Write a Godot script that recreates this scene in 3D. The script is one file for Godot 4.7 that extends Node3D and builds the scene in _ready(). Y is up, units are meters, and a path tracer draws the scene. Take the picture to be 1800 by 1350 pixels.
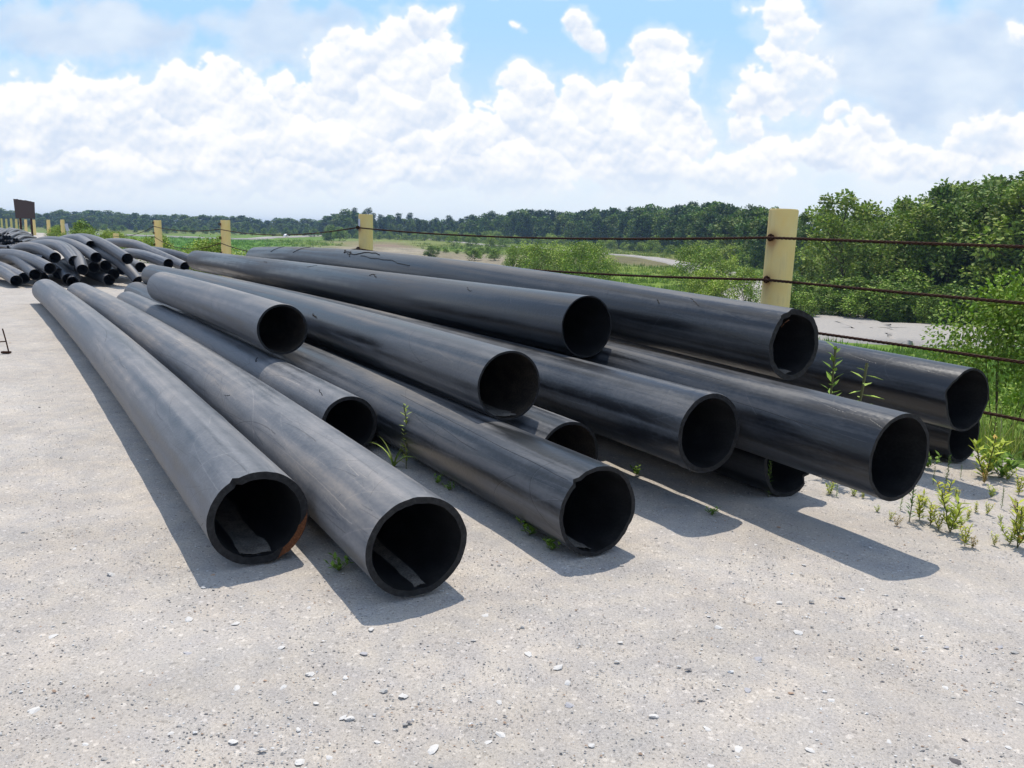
extends Node3D
# Black plastic pipes stacked on a gravelly concrete yard, post-and-cable fence, field and woods behind.

const F := 1455.0            # focal length in pixels of the 1800 x 1350 photograph
const PITCH := 0.18148       # camera looks down
const ROLL := 0.026
const EYE := 1.6
const AZ := 0.563            # bearing of the pipes, left of straight ahead
const AZF := 0.59            # bearing of the fence
const FENCE := 7.3116        # fence line's distance from the camera, across AZF

var rng := RandomNumberGenerator.new()
var taken := {}
var M := {}
var nz := FastNoiseLite.new()

# ---------------------------------------------------------------- small helpers
func ray(px: float, py: float) -> Vector3:
	var x := px - 900.0
	var y := py - 675.0
	var a := x * cos(ROLL) + y * sin(ROLL)
	var b := -x * sin(ROLL) + y * cos(ROLL)
	return Vector3(a, -b * cos(PITCH) - F * sin(PITCH), b * sin(PITCH) - F * cos(PITCH)) / F

func at_y(px: float, py: float, h: float) -> Vector3:
	var d := ray(px, py)
	return Vector3(0, EYE, 0) + d * ((h - EYE) / d.y)

func at_z(px: float, py: float, z: float) -> Vector3:
	var d := ray(px, py)
	return Vector3(0, EYE, 0) + d * (z / -d.z)

func pv(p: Vector3) -> float: return p.x * cos(AZ) - p.z * sin(AZ)          # across the pipes, to the right
func pu(p: Vector3) -> float: return -p.x * sin(AZ) - p.z * cos(AZ)         # along the pipes, away
func uv_at(u: float, v: float, y := 0.0) -> Vector3: return Vector3(v * cos(AZ) - u * sin(AZ), y, -v * sin(AZ) - u * cos(AZ))
func fence_at(u: float, y := 0.0) -> Vector3: return Vector3(FENCE * cos(AZF) - u * sin(AZF), y, -FENCE * sin(AZF) - u * cos(AZF))
func fv(p: Vector3) -> float: return p.x * cos(AZF) - p.z * sin(AZF) - FENCE # beyond the fence
func yard_h(v: float) -> float: return -0.055 * maxf(0.0, v - 3.6)

func numbered(n: String) -> String:
	if not taken.has(n):
		taken[n] = 0
		return n
	taken[n] += 1
	return "%s_%03d" % [n, taken[n]]

func tag(o: Node, label: String, category: String, group := "", kind := "") -> void:
	if label: o.set_meta("label", label)
	if category: o.set_meta("category", category)
	if group: o.set_meta("group", group)
	if kind: o.set_meta("kind", kind)

func base(called: String, at: Vector3, turn := 0.0) -> Node3D:
	var o := Node3D.new()
	o.name = numbered(called)
	add_child(o)
	o.position = at
	o.rotation.y = turn
	return o

func part(parent: Node, called: String, mesh: Mesh, m: Material) -> MeshInstance3D:
	var o := MeshInstance3D.new()
	o.mesh = mesh
	o.material_override = m
	if parent == self:
		o.name = numbered(called)
		add_child(o)
	else:
		o.name = called
		parent.add_child(o, true)
	return o

func copy(src: Node3D, called: String, at: Vector3, turn := 0.0, size := Vector3.ONE) -> Node3D:
	var c: Node3D = src.duplicate()
	c.name = numbered(called)
	add_child(c)
	c.position = at
	c.rotation.y = turn
	c.scale = size
	return c

func lin(r: float, g: float, b: float) -> Color: return Color(r, g, b).linear_to_srgb()

func mat(c: Color, rough := 0.8, spec := 0.5) -> StandardMaterial3D:
	var m := StandardMaterial3D.new()
	m.albedo_color = c
	m.roughness = rough
	m.metallic_specular = spec
	return m

func vmat(rough := 0.8, spec := 0.3) -> StandardMaterial3D:
	var m := mat(Color.WHITE, rough, spec)
	m.vertex_color_use_as_albedo = true
	return m

func arrays(v: PackedVector3Array, n: PackedVector3Array, ix: PackedInt32Array, uv := PackedVector2Array(), col := PackedColorArray()) -> ArrayMesh:
	var a := []
	a.resize(Mesh.ARRAY_MAX)
	a[Mesh.ARRAY_VERTEX] = v
	a[Mesh.ARRAY_NORMAL] = n
	a[Mesh.ARRAY_INDEX] = ix
	if uv.size(): a[Mesh.ARRAY_TEX_UV] = uv
	if col.size(): a[Mesh.ARRAY_COLOR] = col
	var m := ArrayMesh.new()
	m.add_surface_from_arrays(Mesh.PRIMITIVE_TRIANGLES, a)
	return m

func frames(c: PackedVector3Array) -> Array:
	# tangent, side, up at every point of a centreline
	var out := []
	for i in c.size():
		var t := (c[mini(i + 1, c.size() - 1)] - c[maxi(i - 1, 0)]).normalized()
		var s := t.cross(Vector3.UP).normalized()
		out.append([t, s, s.cross(t).normalized()])
	return out

# a tube wall from a list of rings; radius and end offset may vary; inward = faces the axis
func wall_mesh(c: PackedVector3Array, rad: Callable, n: int, inward: bool, front: Callable, tile: float, a0 := 0.0, a1 := TAU) -> ArrayMesh:
	var v := PackedVector3Array(); var nn := PackedVector3Array(); var ix := PackedInt32Array(); var uv := PackedVector2Array()
	var fr := frames(c)
	var s := 0.0
	for i in c.size():
		if i > 0: s += c[i].distance_to(c[i - 1])
		for k in n + 1:
			var a := a0 + (a1 - a0) * k / n
			var d: Vector3 = fr[i][1] * cos(a) + fr[i][2] * sin(a)
			var push := float(front.call(a)) if s < 0.45 else 0.0
			push = push if i == 0 else maxf(0.0, push - s)
			v.append(c[i] + d * float(rad.call(a, s)) + fr[i][0] * push)
			nn.append(-d if inward else d)
			uv.append(Vector2(a / TAU, s / tile))
	for i in c.size() - 1:
		for k in n:
			var p := i * (n + 1) + k
			var q := p + n + 1
			if inward: ix.append_array(PackedInt32Array([p, q, p + 1, p + 1, q, q + 1]))
			else: ix.append_array(PackedInt32Array([p, p + 1, q, p + 1, q + 1, q]))
	return arrays(v, nn, ix, uv)

func rim_mesh(c: PackedVector3Array, at_end: bool, ro: Callable, ri: Callable, n: int, front_o: Callable, front_i: Callable, total: float) -> ArrayMesh:
	var v := PackedVector3Array(); var nn := PackedVector3Array(); var ix := PackedInt32Array(); var uv := PackedVector2Array()
	var i := c.size() - 1 if at_end else 0
	var fr: Array = frames(c)[i]
	var out: Vector3 = fr[0] if at_end else -fr[0]
	var s := total if at_end else 0.0
	for k in n + 1:
		var a := TAU * k / n
		var d: Vector3 = fr[1] * cos(a) + fr[2] * sin(a)
		var rr := [float(ro.call(a, s)), float(ri.call(a, s))]
		var po := 0.0 if at_end else float(front_o.call(a))
		var pi_ := 0.0 if at_end else float(front_i.call(a))
		for j in 2:
			v.append(c[i] + d * rr[j] + fr[0] * (po if j == 0 else pi_))
			nn.append(out)
			uv.append(Vector2(a / TAU * 4.0, j * 0.12))
		if k > 0:
			var p := (k - 1) * 2
			if at_end: ix.append_array(PackedInt32Array([p, p + 2, p + 1, p + 1, p + 2, p + 3]))
			else: ix.append_array(PackedInt32Array([p, p + 1, p + 2, p + 1, p + 3, p + 2]))
	return arrays(v, nn, ix, uv)

func tube(c: PackedVector3Array, r: float, n := 8, caps := true) -> ArrayMesh:
	var v := PackedVector3Array(); var nn := PackedVector3Array(); var ix := PackedInt32Array(); var uv := PackedVector2Array()
	var fr := frames(c)
	var up := Vector3.UP
	var s := 0.0
	for i in c.size():
		if i > 0: s += c[i].distance_to(c[i - 1])
		var t: Vector3 = fr[i][0]
		if absf(t.dot(up)) > 0.98: up = Vector3.RIGHT
		var sd := t.cross(up).normalized()
		var uu := sd.cross(t).normalized()
		for k in n + 1:
			var a := TAU * k / n
			var d := sd * cos(a) + uu * sin(a)
			v.append(c[i] + d * r); nn.append(d); uv.append(Vector2(float(k) / n, s / (TAU * r)))
	for i in c.size() - 1:
		for k in n:
			var p := i * (n + 1) + k
			var q := p + n + 1
			ix.append_array(PackedInt32Array([p, p + 1, q, p + 1, q + 1, q]))
	if caps:
		for e in 2:
			var i := 0 if e == 0 else c.size() - 1
			var t: Vector3 = fr[i][0] * (-1.0 if e == 0 else 1.0)
			var o := v.size()
			v.append(c[i]); nn.append(t); uv.append(Vector2.ZERO)
			for k in n + 1:
				v.append(v[i * (n + 1) + k]); nn.append(t); uv.append(Vector2.ZERO)
			for k in n:
				if e == 0: ix.append_array(PackedInt32Array([o, o + 2 + k, o + 1 + k]))
				else: ix.append_array(PackedInt32Array([o, o + 1 + k, o + 2 + k]))
	return arrays(v, nn, ix, uv)

func box_mesh(st: SurfaceTool, t: Transform3D, size: Vector3) -> void:
	var b := BoxMesh.new()
	b.size = size
	st.append_from(b, 0, t)

func smooth_line(pts: Array, steps: int) -> PackedVector3Array:
	var c := PackedVector3Array()
	for i in pts.size() - 1:
		var a: Vector3 = pts[maxi(i - 1, 0)]
		var b: Vector3 = pts[i]
		var d: Vector3 = pts[i + 1]
		var e: Vector3 = pts[mini(i + 2, pts.size() - 1)]
		for k in steps:
			c.append(b.cubic_interpolate(d, a, e, float(k) / steps))
	c.append(pts[pts.size() - 1])
	return c

# ---------------------------------------------------------------- camera, sky, sun
func setup_view() -> void:
	var cam := Camera3D.new()
	cam.name = "camera"
	add_child(cam)
	cam.position = Vector3(0, EYE, 0)
	cam.rotation = Vector3(-PITCH, 0, ROLL)
	cam.fov = rad_to_deg(2.0 * atan(675.0 / F))
	cam.near = 0.05
	cam.far = 6000.0
	cam.current = true
	var env := Environment.new()
	env.background_mode = Environment.BG_SKY
	var sky := Sky.new()
	var sm := PanoramaSkyMaterial.new()
	sm.panorama = ImageTexture.create_from_image(sky_image())
	sm.energy_multiplier = 1.06
	sky.sky_material = sm
	env.sky = sky
	env.tonemap_mode = Environment.TONE_MAPPER_LINEAR
	env.tonemap_exposure = 1.0
	env.ambient_light_source = Environment.AMBIENT_SOURCE_SKY
	env.fog_enabled = true
	env.fog_density = 0.00030
	env.fog_light_color = Color(0.66, 0.79, 0.97)
	env.sdfgi_enabled = true
	env.ssao_enabled = true
	env.ssil_enabled = true
	var we := WorldEnvironment.new()
	we.name = "environment"
	we.environment = env
	add_child(we)
	var sun := DirectionalLight3D.new()
	sun.name = "sun"
	add_child(sun)
	var el := deg_to_rad(67.0)
	var a := deg_to_rad(181.0)
	sun.look_at_from_position(Vector3(0, 60, 0), Vector3(0, 60, 0) + Vector3(cos(el) * sin(a), -sin(el), -cos(el) * cos(a)), Vector3.RIGHT)
	sun.light_energy = 1.3
	sun.light_angular_distance = 0.5
	sun.light_color = Color(1.0, 0.965, 0.91)
	sun.shadow_enabled = true

# cumulus: [x, y, rx, ry] in photograph pixels, read as directions
const HEAPS := [
	# white banks, left half
	[90, 215, 190, 85], [150, 165, 70, 40], [40, 240, 90, 60], [210, 185, 70, 50], [290, 250, 120, 80], [330, 170, 90, 60], [400, 150, 60, 45], [420, 210, 90, 70],
	[400, 270, 130, 70], [500, 240, 90, 70], [560, 190, 60, 45], [505, 155, 28, 26], [520, 185, 45, 30], [600, 130, 70, 60], [650, 100, 70, 55], [700, 80, 55, 50], [755, 40, 42, 34], [770, 30, 30, 24],
	[720, 130, 70, 70], [680, 200, 110, 80], [770, 180, 50, 55], [600, 260, 130, 70], [740, 260, 90, 55], [770, 110, 30, 60], [840, 190, 16, 10], [700, 300, 160, 40], [480, 310, 180, 45], [200, 300, 200, 50],
	# middle heaps
	[930, 140, 42, 30], [945, 165, 50, 40], [900, 200, 50, 40], [960, 210, 70, 55], [850, 240, 80, 40], [1040, 185, 60, 50], [1000, 240, 90, 60], [1075, 160, 26, 24], [1110, 240, 90, 80],
	[1140, 85, 38, 30], [1170, 85, 40, 34], [1160, 120, 58, 55], [1180, 160, 45, 60], [1205, 150, 22, 30], [1150, 200, 70, 70], [1180, 225, 60, 60], [1210, 190, 22, 30], [1120, 290, 120, 60], [900, 290, 150, 50], [1205, 245, 32, 40],
	# right heap's sunlit edge and low banks
	[1370, 15, 48, 45], [1395, 60, 40, 50], [1365, 100, 26, 26], [1350, 165, 66, 38], [1310, 190, 40, 30], [1400, 140, 60, 60], [1310, 220, 34, 28], [1300, 300, 110, 45], [1360, 270, 70, 40], [1460, 260, 90, 40], [1560, 280, 80, 45], [1540, 230, 50, 30], [1480, 205, 26, 14], [1640, 290, 110, 40], [1750, 250, 90, 50], [1790, 68, 26, 22],
	# stray tufts
	[1015, 50, 28, 22], [1030, 68, 22, 24], [1000, 48, 20, 12], [912, 47, 9, 9],
]
const SHADED := [
	# grey undersides: [x, y, rx, ry, strength]
	[150, 55, 220, 62, 1.0], [30, 40, 130, 50, 0.8], [250, 70, 100, 50, 0.7], [480, 50, 150, 62, 0.9], [560, 60, 120, 60, 0.7], [460, 95, 90, 30, 0.7],
	[1560, 90, 200, 150, 1.0], [1680, 130, 230, 150, 1.0], [1470, 90, 90, 120, 0.9], [1480, 160, 110, 80, 0.6], [1500, 40, 110, 80, 0.7], [1760, 40, 120, 100, 0.7], [1700, 205, 130, 36, 1.0], [1330, 235, 80, 30, 0.5], [1560, 200, 120, 40, 0.7],
]

func sky_image() -> Image:
	var w := 4096
	var h := 2048
	# generic fair-weather sky all round, at half size
	var gw := 1024
	var gh := 512
	var n1 := FastNoiseLite.new()
	n1.seed = 31; n1.noise_type = FastNoiseLite.TYPE_SIMPLEX_SMOOTH; n1.fractal_octaves = 6; n1.frequency = 1.0
	var im := Image.create(gw, gh, false, Image.FORMAT_RGB8)
	for y in gh:
		var el := (0.5 - (y + 0.5) / gh) * PI
		for x in gw:
			if el < 0.0:
				im.set_pixel(x, y, Color(0.72, 0.72, 0.70))
				continue
			var a := (x + 0.5) / gw * TAU
			var r := 1.0 / (sin(el) + 0.16)
			var q := n1.get_noise_3d(cos(a) * cos(el) * r * 1.3, sin(el) * 1.5, sin(a) * cos(el) * r * 1.3)
			im.set_pixel(x, y, generic_sky(el, q))
	im.resize(w, h, Image.INTERPOLATE_CUBIC)
	# the part in view, at full size
	var puff := FastNoiseLite.new()
	puff.seed = 9; puff.noise_type = FastNoiseLite.TYPE_CELLULAR; puff.cellular_return_type = FastNoiseLite.RETURN_DISTANCE; puff.frequency = 1.0 / 46.0
	puff.fractal_type = FastNoiseLite.FRACTAL_FBM; puff.fractal_octaves = 4; puff.fractal_gain = 0.55; puff.fractal_lacunarity = 2.1
	puff.domain_warp_enabled = true; puff.domain_warp_amplitude = 14.0; puff.domain_warp_frequency = 1.0 / 60.0
	var wob := FastNoiseLite.new()
	wob.seed = 3; wob.fractal_octaves = 5; wob.frequency = 1.0 / 110.0
	var soft := FastNoiseLite.new()
	soft.seed = 17; soft.fractal_octaves = 5; soft.frequency = 1.0 / 260.0
	var fine := FastNoiseLite.new()
	fine.seed = 23; fine.fractal_octaves = 4; fine.frequency = 1.0 / 22.0
	var half := deg_to_rad(44.0)
	var cols := int(half / TAU * w) * 2
	var rows := int(22.0 / 180.0 * h)
	var dens := PackedFloat32Array(); dens.resize(cols * rows); dens.fill(-1.0)
	var grey := PackedFloat32Array(); grey.resize(cols * rows)
	var bump := PackedFloat32Array(); bump.resize(cols * rows)
	var fld := PackedFloat32Array(); fld.resize(cols * rows)
	var tops := PackedFloat32Array(); tops.resize(cols * rows)
	var sx := PackedFloat32Array(); sx.resize(cols * rows)
	var sy := PackedFloat32Array(); sy.resize(cols * rows)
	var cell := {}
	for b in HEAPS:
		for gx in range(int((b[0] - b[2] * 1.9) / 60.0) - 1, int((b[0] + b[2] * 1.9) / 60.0) + 2):
			if not cell.has(gx): cell[gx] = []
			cell[gx].append(b)
	for j in rows:
		var el := (j + 0.5) / h * PI
		for i in cols:
			var a := (i + 0.5 - cols / 2.0) / w * TAU
			var d := Vector3(sin(a) * cos(el), sin(el), -cos(a) * cos(el))
			# direction to photograph pixel
			var yc := d.y * cos(PITCH) - d.z * sin(PITCH)
			var zc := -d.z * cos(PITCH) - d.y * sin(PITCH)
			var ax := F * d.x / zc
			var ay := -F * yc / zc
			var X := 900.0 + ax * cos(ROLL) - ay * sin(ROLL)
			var Y := 675.0 + ax * sin(ROLL) + ay * cos(ROLL)
			var k := j * cols + i
			sx[k] = X; sy[k] = Y
			var wx := X + 34.0 * wob.get_noise_2d(X, Y)
			var wy := Y + 30.0 * wob.get_noise_2d(X + 900.0, Y - 400.0)
			var p := 1.0 - clampf(puff.get_noise_2d(X, Y * 1.15) + 1.0, 0.0, 1.0) * 1.25
			bump[k] = p
			var best := -1.0
			for b in cell.get(int(X / 60.0), []):
				var ex: float = (wx - b[0]) / b[2]
				var ey: float = (wy - b[1]) / b[3]
				var q := 1.0 - sqrt(ex * ex + ey * ey)
				if q > best:
					best = q
					tops[k] = -ey
			if X < 0.0 or X > 1800.0 or Y < 0.0:
				best = maxf(best, -0.25 + 0.9 * soft.get_noise_2d(X * 1.4, Y * 2.0) * clampf(maxf(maxf(-X, X - 1800.0), -Y) / 80.0, 0.0, 1.0))
			dens[k] = best + 0.50 * (p - 0.48) + 0.12 * fine.get_noise_2d(X, Y)
			fld[k] = clampf(best, -0.4, 0.5) * 0.8 + 0.75 * p + 0.10 * fine.get_noise_2d(X, Y)
			var g := 0.0
			for b in SHADED:
				var ex: float = (wx - b[0]) / b[2]
				var ey: float = (wy - b[1]) / b[3]
				var q := 1.0 - (ex * ex + ey * ey)
				if q > 0.0: g = maxf(g, b[4] * smoothstep(0.0, 0.75, q + 0.35 * soft.get_noise_2d(X * 2.0, Y * 3.0)))
			grey[k] = g
	for j in rows:
		for i in cols:
			var k := j * cols + i
			var X := sx[k]; var Y := sy[k]
			var t := clampf(Y / 400.0, 0.0, 1.0)
			var c := Color(0.42, 0.69, 0.98).lerp(Color(0.76, 0.87, 0.97), smoothstep(0.05, 0.95, t))   # linear air
			# thin veil and low haze bank
			var veil := clampf(0.35 + 0.9 * soft.get_noise_2d(X, Y * 2.2) + 0.9 * (t - 0.55), 0.0, 1.0) * smoothstep(0.42, 0.75, t)
			c = c.lerp(Color(0.84, 0.90, 0.97), veil * 0.8)
			# grey cloud sheets behind
			var g := grey[k]
			var gs := clampf(0.5 + 0.8 * soft.get_noise_2d(X * 1.7 + 300.0, Y * 3.0), 0.0, 1.0)
			c = c.lerp(Color(0.58, 0.70, 0.88).lerp(Color(0.76, 0.85, 0.96), gs), clampf(g, 0.0, 1.0) * 0.92)
			c = c.lerp(Color(0.88, 0.93, 0.98), 0.38 * smoothstep(-0.55, 0.0, dens[k] + 0.25 * soft.get_noise_2d(X * 3.0, Y * 4.0)))
			# heaps, lit from above
			var m := smoothstep(-0.03, 0.08, dens[k])
			if m > 0.0:
				var kk := (mini(j + 4, rows - 1)) * cols + clampi(i - 1, 0, cols - 1)
				var slope := fld[k] - fld[kk]
				var inner := smoothstep(0.05, 0.55, dens[k])
				var big := soft.get_noise_2d(X * 1.7 + 70.0, Y * 2.6)
				var rim := 1.0 - smoothstep(0.05, 0.30, dens[k])
				var s := 0.62 + slope * 1.1 + 0.22 * (bump[k] - 0.45) + 0.26 * rim - 0.05 * inner + 0.65 * big + 0.42 * tops[k]
				s = clampf(s, 0.0, 1.0)
				var cc := Color(0.68, 0.77, 0.91).lerp(Color(1.0, 1.0, 1.0), s)
				var cover := m * (1.0 - 0.55 * smoothstep(0.7, 0.95, t))
				cover *= 1.0 - 0.75 * clampf(g, 0.0, 1.0) * (1.0 - smoothstep(0.30, 0.62, s))
				c = c.lerp(cc, cover)
			c = c.lerp(Color(0.80, 0.89, 0.97), 0.75 * smoothstep(0.72, 0.99, t))
			var x := posmod(i - cols / 2, w)
			var y := h / 2 - 1 - j
			var edge := smoothstep(0.0, 60.0, minf(i, cols - 1 - i)) * smoothstep(0.0, 45.0, rows - 1.0 - j)
			var old := im.get_pixel(x, y).srgb_to_linear()
			im.set_pixel(x, y, old.lerp(c, edge).linear_to_srgb())
	return im

func generic_sky(el: float, q: float) -> Color:
	var t := clampf(el / 0.6, 0.0, 1.0)
	var c := Color(0.80, 0.89, 0.97).lerp(Color(0.24, 0.45, 0.84), sqrt(t))
	var m := smoothstep(0.02, 0.22, q)
	c = c.lerp(Color(0.82, 0.87, 0.95).lerp(Color(1, 1, 1), smoothstep(0.05, 0.5, q)), m * 0.9)
	return c.linear_to_srgb()

# ---------------------------------------------------------------- materials
func noise_bytes(w: int, h: int, sd: int, freq: float, oct: int, rw := 0, rh := 0) -> PackedByteArray:
	var n := FastNoiseLite.new()
	n.seed = sd; n.frequency = freq; n.fractal_octaves = oct
	var im := n.get_seamless_image(rw if rw else w, rh if rh else h, false, false, 0.15)
	im.convert(Image.FORMAT_L8)
	if im.get_width() != w or im.get_height() != h: im.resize(w, h, Image.INTERPOLATE_CUBIC)
	return im.get_data()

func tex(im: Image) -> ImageTexture: return ImageTexture.create_from_image(im)

func pipe_texture(sd: int, dust: float, low: float, amp: float, along: float, patchy: float, w: int, h: int) -> Array:
	# x runs round the pipe, y along it: black plastic under patchy grey dust, with scuffs drawn along and across
	var streak := noise_bytes(w, h, sd, 0.02, 4, w, 48)
	var blot := noise_bytes(w, h, sd + 1, 0.010, 4, 200, 110)
	var fine := noise_bytes(w, h, sd + 2, 0.09, 3)
	var rub := noise_bytes(w, h, sd + 3, 0.05, 3, 160, 320)
	var r := RandomNumberGenerator.new()
	r.seed = sd
	var scr := PackedFloat32Array(); scr.resize(w * h)
	for i in 560:
		var x := r.randf() * w
		var y := r.randf() * h
		var len_ := r.randf_range(12, 130) * (4.0 if r.randf() < 0.16 else 1.0)
		var ang := (PI / 2 + r.randfn(0.0, 0.16)) if r.randf() < 0.72 else r.randf() * PI
		var amt := r.randf_range(0.12, 0.6) if r.randf() < 0.62 else -r.randf_range(0.3, 0.9)
		var wid := 2 if r.randf() < 0.16 else 1
		var bend := r.randfn(0.0, 0.004)
		for s in int(len_):
			x += cos(ang) * 0.8; y += sin(ang); ang += bend
			for q in wid:
				var k := posmod(int(y), h) * w + posmod(int(x) + q, w)
				scr[k] = amt * (1.0 - float(s) / len_ * 0.6)
	var data := PackedByteArray(); data.resize(w * h * 3)
	var high := PackedByteArray(); high.resize(w * h)
	var matt := PackedByteArray(); matt.resize(w * h)
	var lut := PackedByteArray(); lut.resize(1024)
	for i in 1024: lut[i] = int(clampf(Color(i / 1023.0, 0, 0).linear_to_srgb().r * 255.0, 0, 255))
	for k in w * h:
		var a := ((streak[k] - 128) * along + (blot[k] - 128) * patchy + (rub[k] - 128) * 0.22 + (fine[k] - 128) * 0.16) / 255.0
		var d := clampf(dust + a * 1.6, 0.03, 1.1)
		var s := scr[k]
		if s > 0.0: d = minf(d + s * 1.0, 1.6)
		var l := low + amp * d
		if s < 0.0: l *= 1.0 + s * 0.85
		var warm := (blot[k] - 128) / 255.0 * 0.35 * d + 0.06 * d
		matt[k] = clampi(int(255.0 * (0.30 + 0.36 * d)), 0, 255)
		data[k * 3] = lut[clampi(int(l * (0.90 + 0.10 * minf(d, 1.0) + warm * 0.5) * 1023.0), 0, 1023)]
		data[k * 3 + 1] = lut[clampi(int(l * 1023.0), 0, 1023)]
		data[k * 3 + 2] = lut[clampi(int(l * (1.16 - 0.13 * minf(d, 1.0) - warm * 0.6) * 1023.0), 0, 1023)]
		high[k] = clampi(int(120 + fine[k] * 0.12 + rub[k] * 0.10 + (s * 60.0 if s < 0.0 else s * 14.0)), 0, 255)
	var alb := Image.create_from_data(w, h, false, Image.FORMAT_RGB8, data)
	var nm := Image.create_from_data(w, h, false, Image.FORMAT_L8, high)
	nm.convert(Image.FORMAT_RGBA8)
	nm.bump_map_to_normal_map(3.0)
	return [tex(alb), tex(nm), tex(Image.create_from_data(w, h, false, Image.FORMAT_L8, matt))]

func pipe_mat(t: Array, tint: Color, rough: float, off: Vector3) -> StandardMaterial3D:
	var m := mat(tint, rough, 0.5)
	m.albedo_texture = t[0]
	m.roughness_texture = t[2]
	m.roughness_texture_channel = BaseMaterial3D.TEXTURE_CHANNEL_RED
	m.normal_enabled = true
	m.normal_texture = t[1]
	m.normal_scale = 0.5
	m.uv1_offset = off
	return m

func ground_texture() -> Array:
	var n := 1536
	var a := noise_bytes(n, n, 71, 0.010, 5)
	var b := noise_bytes(n, n, 72, 0.12, 3)
	var g := noise_bytes(n, n, 73, 0.35, 2)
	var r := RandomNumberGenerator.new()
	r.seed = 77
	var spot := PackedFloat32Array(); spot.resize(n * n)
	for i in 52000:
		var x := r.randi() % n
		var y := r.randi() % n
		var q := r.randf()
		var rad := r.randf_range(0.5, 1.6) if q < 0.93 else r.randf_range(1.6, 6.0)
		var tone := r.randf_range(-0.66, -0.2) if r.randf() < 0.45 else r.randf_range(0.10, 0.42)
		if rad > 3.0: tone = r.randf_range(0.10, 0.35) if r.randf() < 0.8 else -0.25
		var ell := r.randf_range(0.6, 1.0)
		var th := r.randf() * PI
		var m := int(ceil(rad))
		for dy in range(-m, m + 1):
			for dx in range(-m, m + 1):
				var u := dx * cos(th) + dy * sin(th)
				var v := (-dx * sin(th) + dy * cos(th)) / ell
				if u * u + v * v <= rad * rad:
					spot[posmod(y + dy, n) * n + posmod(x + dx, n)] = tone
	var data := PackedByteArray(); data.resize(n * n * 3)
	var high := PackedByteArray(); high.resize(n * n)
	var lut := PackedByteArray(); lut.resize(1024)
	for i in 1024: lut[i] = int(clampf(Color(i / 1023.0, 0, 0).linear_to_srgb().r * 255.0, 0, 255))
	for k in n * n:
		var f := (a[k] - 128) / 255.0
		var e := (b[k] - 128) / 255.0 * 0.5 + (g[k] - 128) / 255.0 * 0.7
		var l := 0.66 * (1.0 + 0.22 * f + 0.85 * e) * (1.0 + spot[k])
		var w := clampf(0.5 + f * 2.0, 0.0, 1.0)
		data[k * 3] = lut[clampi(int(l * (1.0 + 0.025 * w) * 1023.0), 0, 1023)]
		data[k * 3 + 1] = lut[clampi(int(l * 0.985 * 1023.0), 0, 1023)]
		data[k * 3 + 2] = lut[clampi(int(l * (0.985 - 0.05 * w) * 1023.0), 0, 1023)]
		high[k] = clampi(int(110 + e * 150.0 + (spot[k] * 70.0)), 0, 255)
	var alb := Image.create_from_data(n, n, false, Image.FORMAT_RGB8, data)
	var nm := Image.create_from_data(n, n, false, Image.FORMAT_L8, high)
	nm.convert(Image.FORMAT_RGBA8)
	nm.bump_map_to_normal_map(2.5)
	return [tex(alb), tex(nm)]

func grain_texture(sd: int, lo: float, hi: float, f: float) -> ImageTexture:
	var n := 512
	var a := noise_bytes(n, n, sd, f, 5)
	var b := noise_bytes(n, n, sd + 1, f * 8.0, 3)
	var im := Image.create(n, n, false, Image.FORMAT_RGB8)
	for y in n:
		for x in n:
			var k := y * n + x
			var l := lo + (hi - lo) * clampf((a[k] * 0.6 + b[k] * 0.7) / 255.0 - 0.15, 0.0, 1.0)
			im.set_pixel(x, y, Color(l, l, l))
	return tex(im)

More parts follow.
